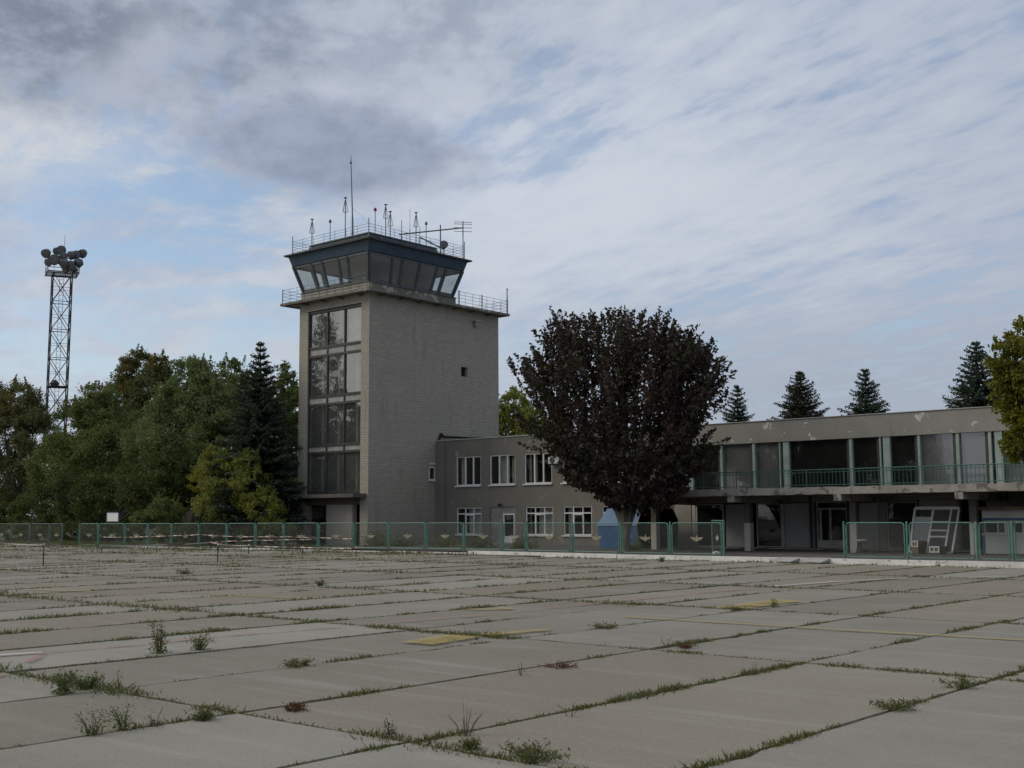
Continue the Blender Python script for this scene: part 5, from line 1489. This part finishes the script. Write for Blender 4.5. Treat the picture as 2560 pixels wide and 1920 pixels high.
for z, a, b, r, h, mt, lab in ((Z8, 1215, 560, .9, .75, 'leaf_deep', 'dark low plants at the tower corner behind the fence'), (Z8, 1400, 560, .9, .5, 'leaf_deep', 'low plants at the tower wall left of the pilaster'),
                               (Z8, 1760, 560, 1.0, .55, 'leaf_green', 'green plants at the wing wall below the first window'), (Z8, 2080, 560, 1.0, .5, 'leaf_deep', 'dark plants left of the narrow white door'),
                               (Z3, 860, 1130, .7, .4, 'leaf_deep', 'small plants right of the narrow white door'), (Z3, 1790, 1140, .6, .4, 'leaf_green', 'small plants at the foot of the maroon tree')):
    p = gy(*z(a, b), 42.3); ground_shrub(p.x, 42.3 if p.x > -45 else 42.0, r, h, mt, lab)


# far belt of trees that closes the horizon, and the trees behind the viewer that the windows mirror
def woods(name, segs, label):
    V = []
    for (x0, y0, x1, y1, hmin, hmax, n, *slim) in segs:
        for k in range(n):
            t = rng.random(); cx_, cy_ = x0 + (x1 - x0) * t, y0 + (y1 - y0) * t; H = rng.uniform(hmin, hmax); nn = 3200 if slim else 420; r = H * rng.uniform(.14, .24) * (slim[0] if slim else 1)
            z = rng.random((nn, 1)) ** .8; prof = np.sin(np.clip(z * 1.02, 0, 1) * math.pi) ** .55 * r + .15
            a = rng.uniform(0, 2 * math.pi, (nn, 1))
            P = np.concatenate([cx_ + np.cos(a) * prof, cy_ + np.sin(a) * prof, .3 + z * H], 1) + rng.normal(size=(nn, 3)) * (.5 if slim else .25)
            V.append(leaf_quads(P, .26 if slim else .5, .2, .8))
    o = np_mesh(name, np.concatenate(V), 4, M['leaf_deep'], loc=(0, 0, 0)); o['kind'] = 'stuff'
    return o


woods('far_woods', [(-260, 120, -60, 170, 5, 9, 60), (-60, 170, 120, 190, 5, 8, 40), (-170, -26, -124, -26, 16, 20, 18), (-131, -25, -130, -25, 29, 30, 1, .42), (-127, -26, -96, -26, 15, 19, 30), (-96, -27, -20, -29, 10, 14, 26), (-20, -32, 60, -40, 9, 13, 20), (70, -40, 90, 80, 8, 14, 24), (-150, 84, -70, 84, 6, 9, 34)], '')


# grass in the joints of the slabs
def joint_noise(x, y, s, seed):
    return (np.sin(x * 1.7 * s + seed) + np.sin(y * 2.3 * s + seed * 1.7) + np.sin((x + y) * .9 * s + seed * .6) + np.sin((x * 1.3 - y * 1.9) * s * 1.9 + seed)) / 4


def grass():
    B, Hh, Wd = [], [], []
    # joint pieces: (x,y) samples
    for typ in (0, 1):
        rngk = range(-1, 7) if typ == 0 else range(-42, 14)
        for k in rngk:
            if typ == 0:
                u = np.arange(-42, 14, .010) + rng.random(5600) * .01; X = GX + EX.x * GS * u + EY.x * GL * k; Yv = GY + EX.y * GS * u + EY.y * GL * k; wide = .062
            else:
                u = np.arange(-1.0, 5.4, .0033) + rng.random(1940) * .003; X = GX + EX.x * GS * k + EY.x * GL * u; Yv = GY + EX.y * GS * k + EY.y * GL * u; wide = .028
            nz = joint_noise(X, Yv, 1.0, k * 2.1 + typ) + .6 * joint_noise(X, Yv, 3.7, k + 5.0 + typ) + .45 * joint_noise(X, Yv, 11.0, k * 3.0 + 1.0)
            left = np.clip((-X - 4) / 22, 0, 1)
            dist = np.hypot(X, Yv)
            th = (-.42 if typ == 0 else -.08) - .40 * left + .14 * np.clip(X / 10 + .4, 0, 1)
            keep = (nz + rng.normal(size=len(u)) * .22 > th) & (Yv > 3.2) & (Yv < 36.4)
            # inside the view only
            fx = X * f_.x + Yv * f_.y; rx = X * r_.x + Yv * r_.y
            keep &= (fx > 3) & (np.abs(rx) < fx * .47 + .8)
            keep &= rng.random(len(u)) < np.clip(16 / dist, .22, 1.0)
            X, Yv, nz, left, dist = (v[keep] for v in (X, Yv, nz, left, dist))
            amp = np.clip(nz + .35, .15, 1.1)
            n = len(X)
            for rep in range(11):
                if rep == 4:
                    kk = (amp > (.42 if typ == 0 else .62)) & (dist < 22); X, Yv, left, dist, amp = (v[kk] for v in (X, Yv, left, dist, amp)); n = len(X)
                j = rng.normal(size=(n, 2)) * (wide * (.30 + .95 * amp) * (1 + (2.3 if typ == 0 else 1.2) * left + .25 * np.clip(dist / 20 - .6, 0, 2)))[:, None]
                B.append(np.stack([X + j[:, 0], Yv + j[:, 1], np.full(n, -.012)], 1))
                Hh.append((.014 + .055 * amp * rng.random(n) ** 1.6) * (1 + (1.1 if typ == 0 else .5) * left)); Wd.append(.0055 + .00036 * dist)
    # loose strips before the fence on the left
    n = 5200
    X = rng.uniform(-74, -34, n); Yv = np.array([kerb_y(x) for x in X]) - 1.0 - np.abs(rng.normal(size=n)) * 1.6
    kk = joint_noise(X, Yv, .9, 3.3) + .5 * joint_noise(X, Yv, 2.9, 8.) > .05
    X, Yv = X[kk], Yv[kk]; n = len(X)
    B.append(np.stack([X, Yv, np.zeros(n)], 1)); Hh.append(.05 + .13 * rng.random(n)); Wd.append(np.full(n, .022))
    n = 9000; X = rng.uniform(-78, -46, n); Yv = np.array([kerb_y(x) for x in X]) + rng.uniform(-.2, 3.2, n)
    B.append(np.stack([X, Yv, np.zeros(n)], 1)); Hh.append(.08 + .22 * rng.random(n)); Wd.append(np.full(n, .022))
    B, Hh, Wd = np.concatenate(B), np.concatenate(Hh), np.concatenate(Wd)
    n = len(B); a = rng.uniform(0, 2 * math.pi, n); lean = rng.normal(size=(n, 2)) * .55
    side = np.stack([np.cos(a), np.sin(a), np.zeros(n)], 1) * Wd[:, None]
    tip = B + np.stack([lean[:, 0] * Hh, lean[:, 1] * Hh, Hh], 1)
    o = np_mesh('joint_grass', np.stack([B - side, B + side, tip], 1), 3, M['grass_blade'], loc=(0, 0, 0)); o['kind'] = 'stuff'
    print('grass blades', n)


grass()


# single weeds one can point at
def weed(p, h, n_stem, spread, mat, label, leafy=26, leaf=.03, feather=False):
    p = Vector(p); o = thing('weed_plant', label, 'weed', p, 'weeds in the apron joints')
    mb = MB(); V = []
    for k in range(n_stem):
        a = random.uniform(0, 6.283); hh = h * random.uniform(.55, 1.0); off = Vector((math.cos(a), math.sin(a), 0)) * spread * random.uniform(.2, 1)
        pts = [p + off * .2 + Vector((0, 0, -.03)), p + off * .5 + Vector((0, 0, hh * .5)), p + off + Vector((0, 0, hh))]
        mb.tube(pts, .0055, 4, r2=.002)
        n = int(leafy * (1.5 if not feather else 2.2)); t = rng.random((n, 1)); A, B_, C = (np.array(q_) for q_ in pts)
        P = (1 - t) ** 2 * A + 2 * t * (1 - t) * B_ + t ** 2 * C
        P = P + rng.normal(size=(n, 3)) * (.02 + (.10 if feather else .055) * h * (1.15 - t))
        V.append(leaf_quads(P[P[:, 2] > 0], leaf * (.5 if feather else .78), .3, .38))
    n = 34; P = np.array(p) + np.clip(rng.normal(size=(n, 3)), -1.5, 1.5) * np.array([spread * .34, spread * .34, .012]) + np.array([0, 0, .03])
    V.append(leaf_quads(P, leaf * .8, .6, .5))
    mb.build('stem', M[mat], o); np_mesh('foliage', np.concatenate(V), 4, M[mat], o)


W = [((G4, 690, 508), .38, 9, .13, 'weed_leaf', 'upright dark weed with tall spikes, left of the bushy one', 34, .026, False),
     ((G4, 858, 492), .21, 12, .20, 'weed_leaf', 'bushy round weed right of the spiky weed', 26, .022, False),
     ((G4, 275, 685), .23, 8, .15, 'weed_leaf', 'tall leafy weed at the left end of the near slab joint', 34, .028, False),
     ((G4, 375, 662), .15, 11, .18, 'weed_leaf', 'low leafy weed right beside the tall left one', 30, .026, False),
     ((G4, 515, 655), .17, 1, .03, 'weed_dry', 'single thin upright stalk on the pale near slab', 16, .016, False),
     ((G4, 400, 862), .17, 6, .12, 'weed_leaf', 'feathery pale weed nearest the lower left corner', 40, .022, True),
     ((G4, 535, 838), .20, 6, .13, 'weed_leaf', 'feathery pale weed in the joint with two tall fronds', 40, .022, True),
     ((G4, 665, 822), .15, 3, .12, 'weed_dry', 'sparse dry weed right of the feathery weeds', 14, .016, True),
     ((G4, 880, 795), .07, 14, .14, 'grass_blade', 'low grass tuft at the near slab crossing', 24, .024, False),
     ((G4, 1690, 870), .14, 5, .07, 'weed_dry', 'small dry brown weed on the front joint', 22, .014, False),
     ((G4, 2010, 862), .22, 7, .16, 'weed_dry', 'fine dry stalky weed before the bottom middle slab', 18, .012, True),
     ((G4, 2030, 918), .06, 10, .10, 'grass_blade', 'green grass tuft beside the fine dry weed', 22, .022, False),
     ((G4, 1285, 565), .07, 14, .25, 'grass_blade', 'wide low weed patch in the middle slab joint', 24, .024, False),
     ((G5, 105, 968), .08, 22, .30, 'grass_blade', 'broad grass clump at the bottom edge of the apron', 26, .022, False),
     ((G5, 1655, 748), .06, 12, .22, 'grass_blade', 'flat sprawling weed on the right slab joint', 20, .024, False),
     ((G5, 1930, 655), .09, 12, .20, 'grass_blade', 'small green weed right of the sprawling one', 22, .022, False),
     ((G5, 665, 480), .16, 2, .08, 'weed_dry', 'thin stalk above the red leaved creeper', 12, .014, False),
     ((G5, 1035, 600), .12, 2, .10, 'weed_dry', 'thin double stalk over the right middle joint', 12, .012, False),
     ((G5, 40, 600), .17, 2, .14, 'weed_dry', 'tall bare stalk leaning in the middle of the apron', 8, .012, False),
     ((G5, 255, 775), .14, 2, .12, 'weed_dry', 'bare leaning stalk on the lower middle joint', 6, .012, False),
     ((G4, 1270, 752), .03, 14, .14, 'weed_red', 'brick red creeping weed on the near joint', 26, .020, False),
     ((G5, 740, 482), .03, 14, .18, 'weed_red', 'dark red creeper along the joint right of centre', 22, .020, False),
     ((G5, 200, 570), .04, 12, .22, 'weed_red', 'small reddish creeper on the joint left of it', 22, .018, False),
     ((G4, 1385, 215), .14, 12, .22, 'weed_leaf', 'green weed tuft on a far joint before the spruce', 24, .030, False),
     ((G4, 800, 165), .16, 12, .35, 'weed_dry', 'dry bushy weed on a far joint towards the left', 26, .030, False),
     ((G5, 410, 400), .06, 14, .28, 'grass_blade', 'low green weed beside the yellow dash', 22, .024, False),
     ((G5, 975, 322), .06, 12, .22, 'grass_blade', 'low weed on the joint under the far yellow dash', 22, .024, False),
     ((G5, 1130, 305), .14, 5, .12, 'weed_leaf', 'upright weed right of the far yellow dash', 20, .022, False),
     ((Z4, 185, 1535), .18, 9, .18, 'weed_leaf', 'green weed near the white kerb before the gate', 26, .03, False)]
for (z, a, b), h, ns, sp, mt, lab, lf, ls, fe in W: weed(gz(*z(a, b)), h, ns, sp, mt, lab, lf, ls, fe)

for (a, b, n, lab) in ((420, 1440, 16, 'heap of dry stalks left of the right fence post under the terrace'), (600, 1440, 14, 'dry twiggy heap beside the leaning window frame')):
    p = gy(*Z5(a, b), 42.9); p.z = .1; weed(p, .55, n, .55, 'weed_dry', lab, 22, .03, False)
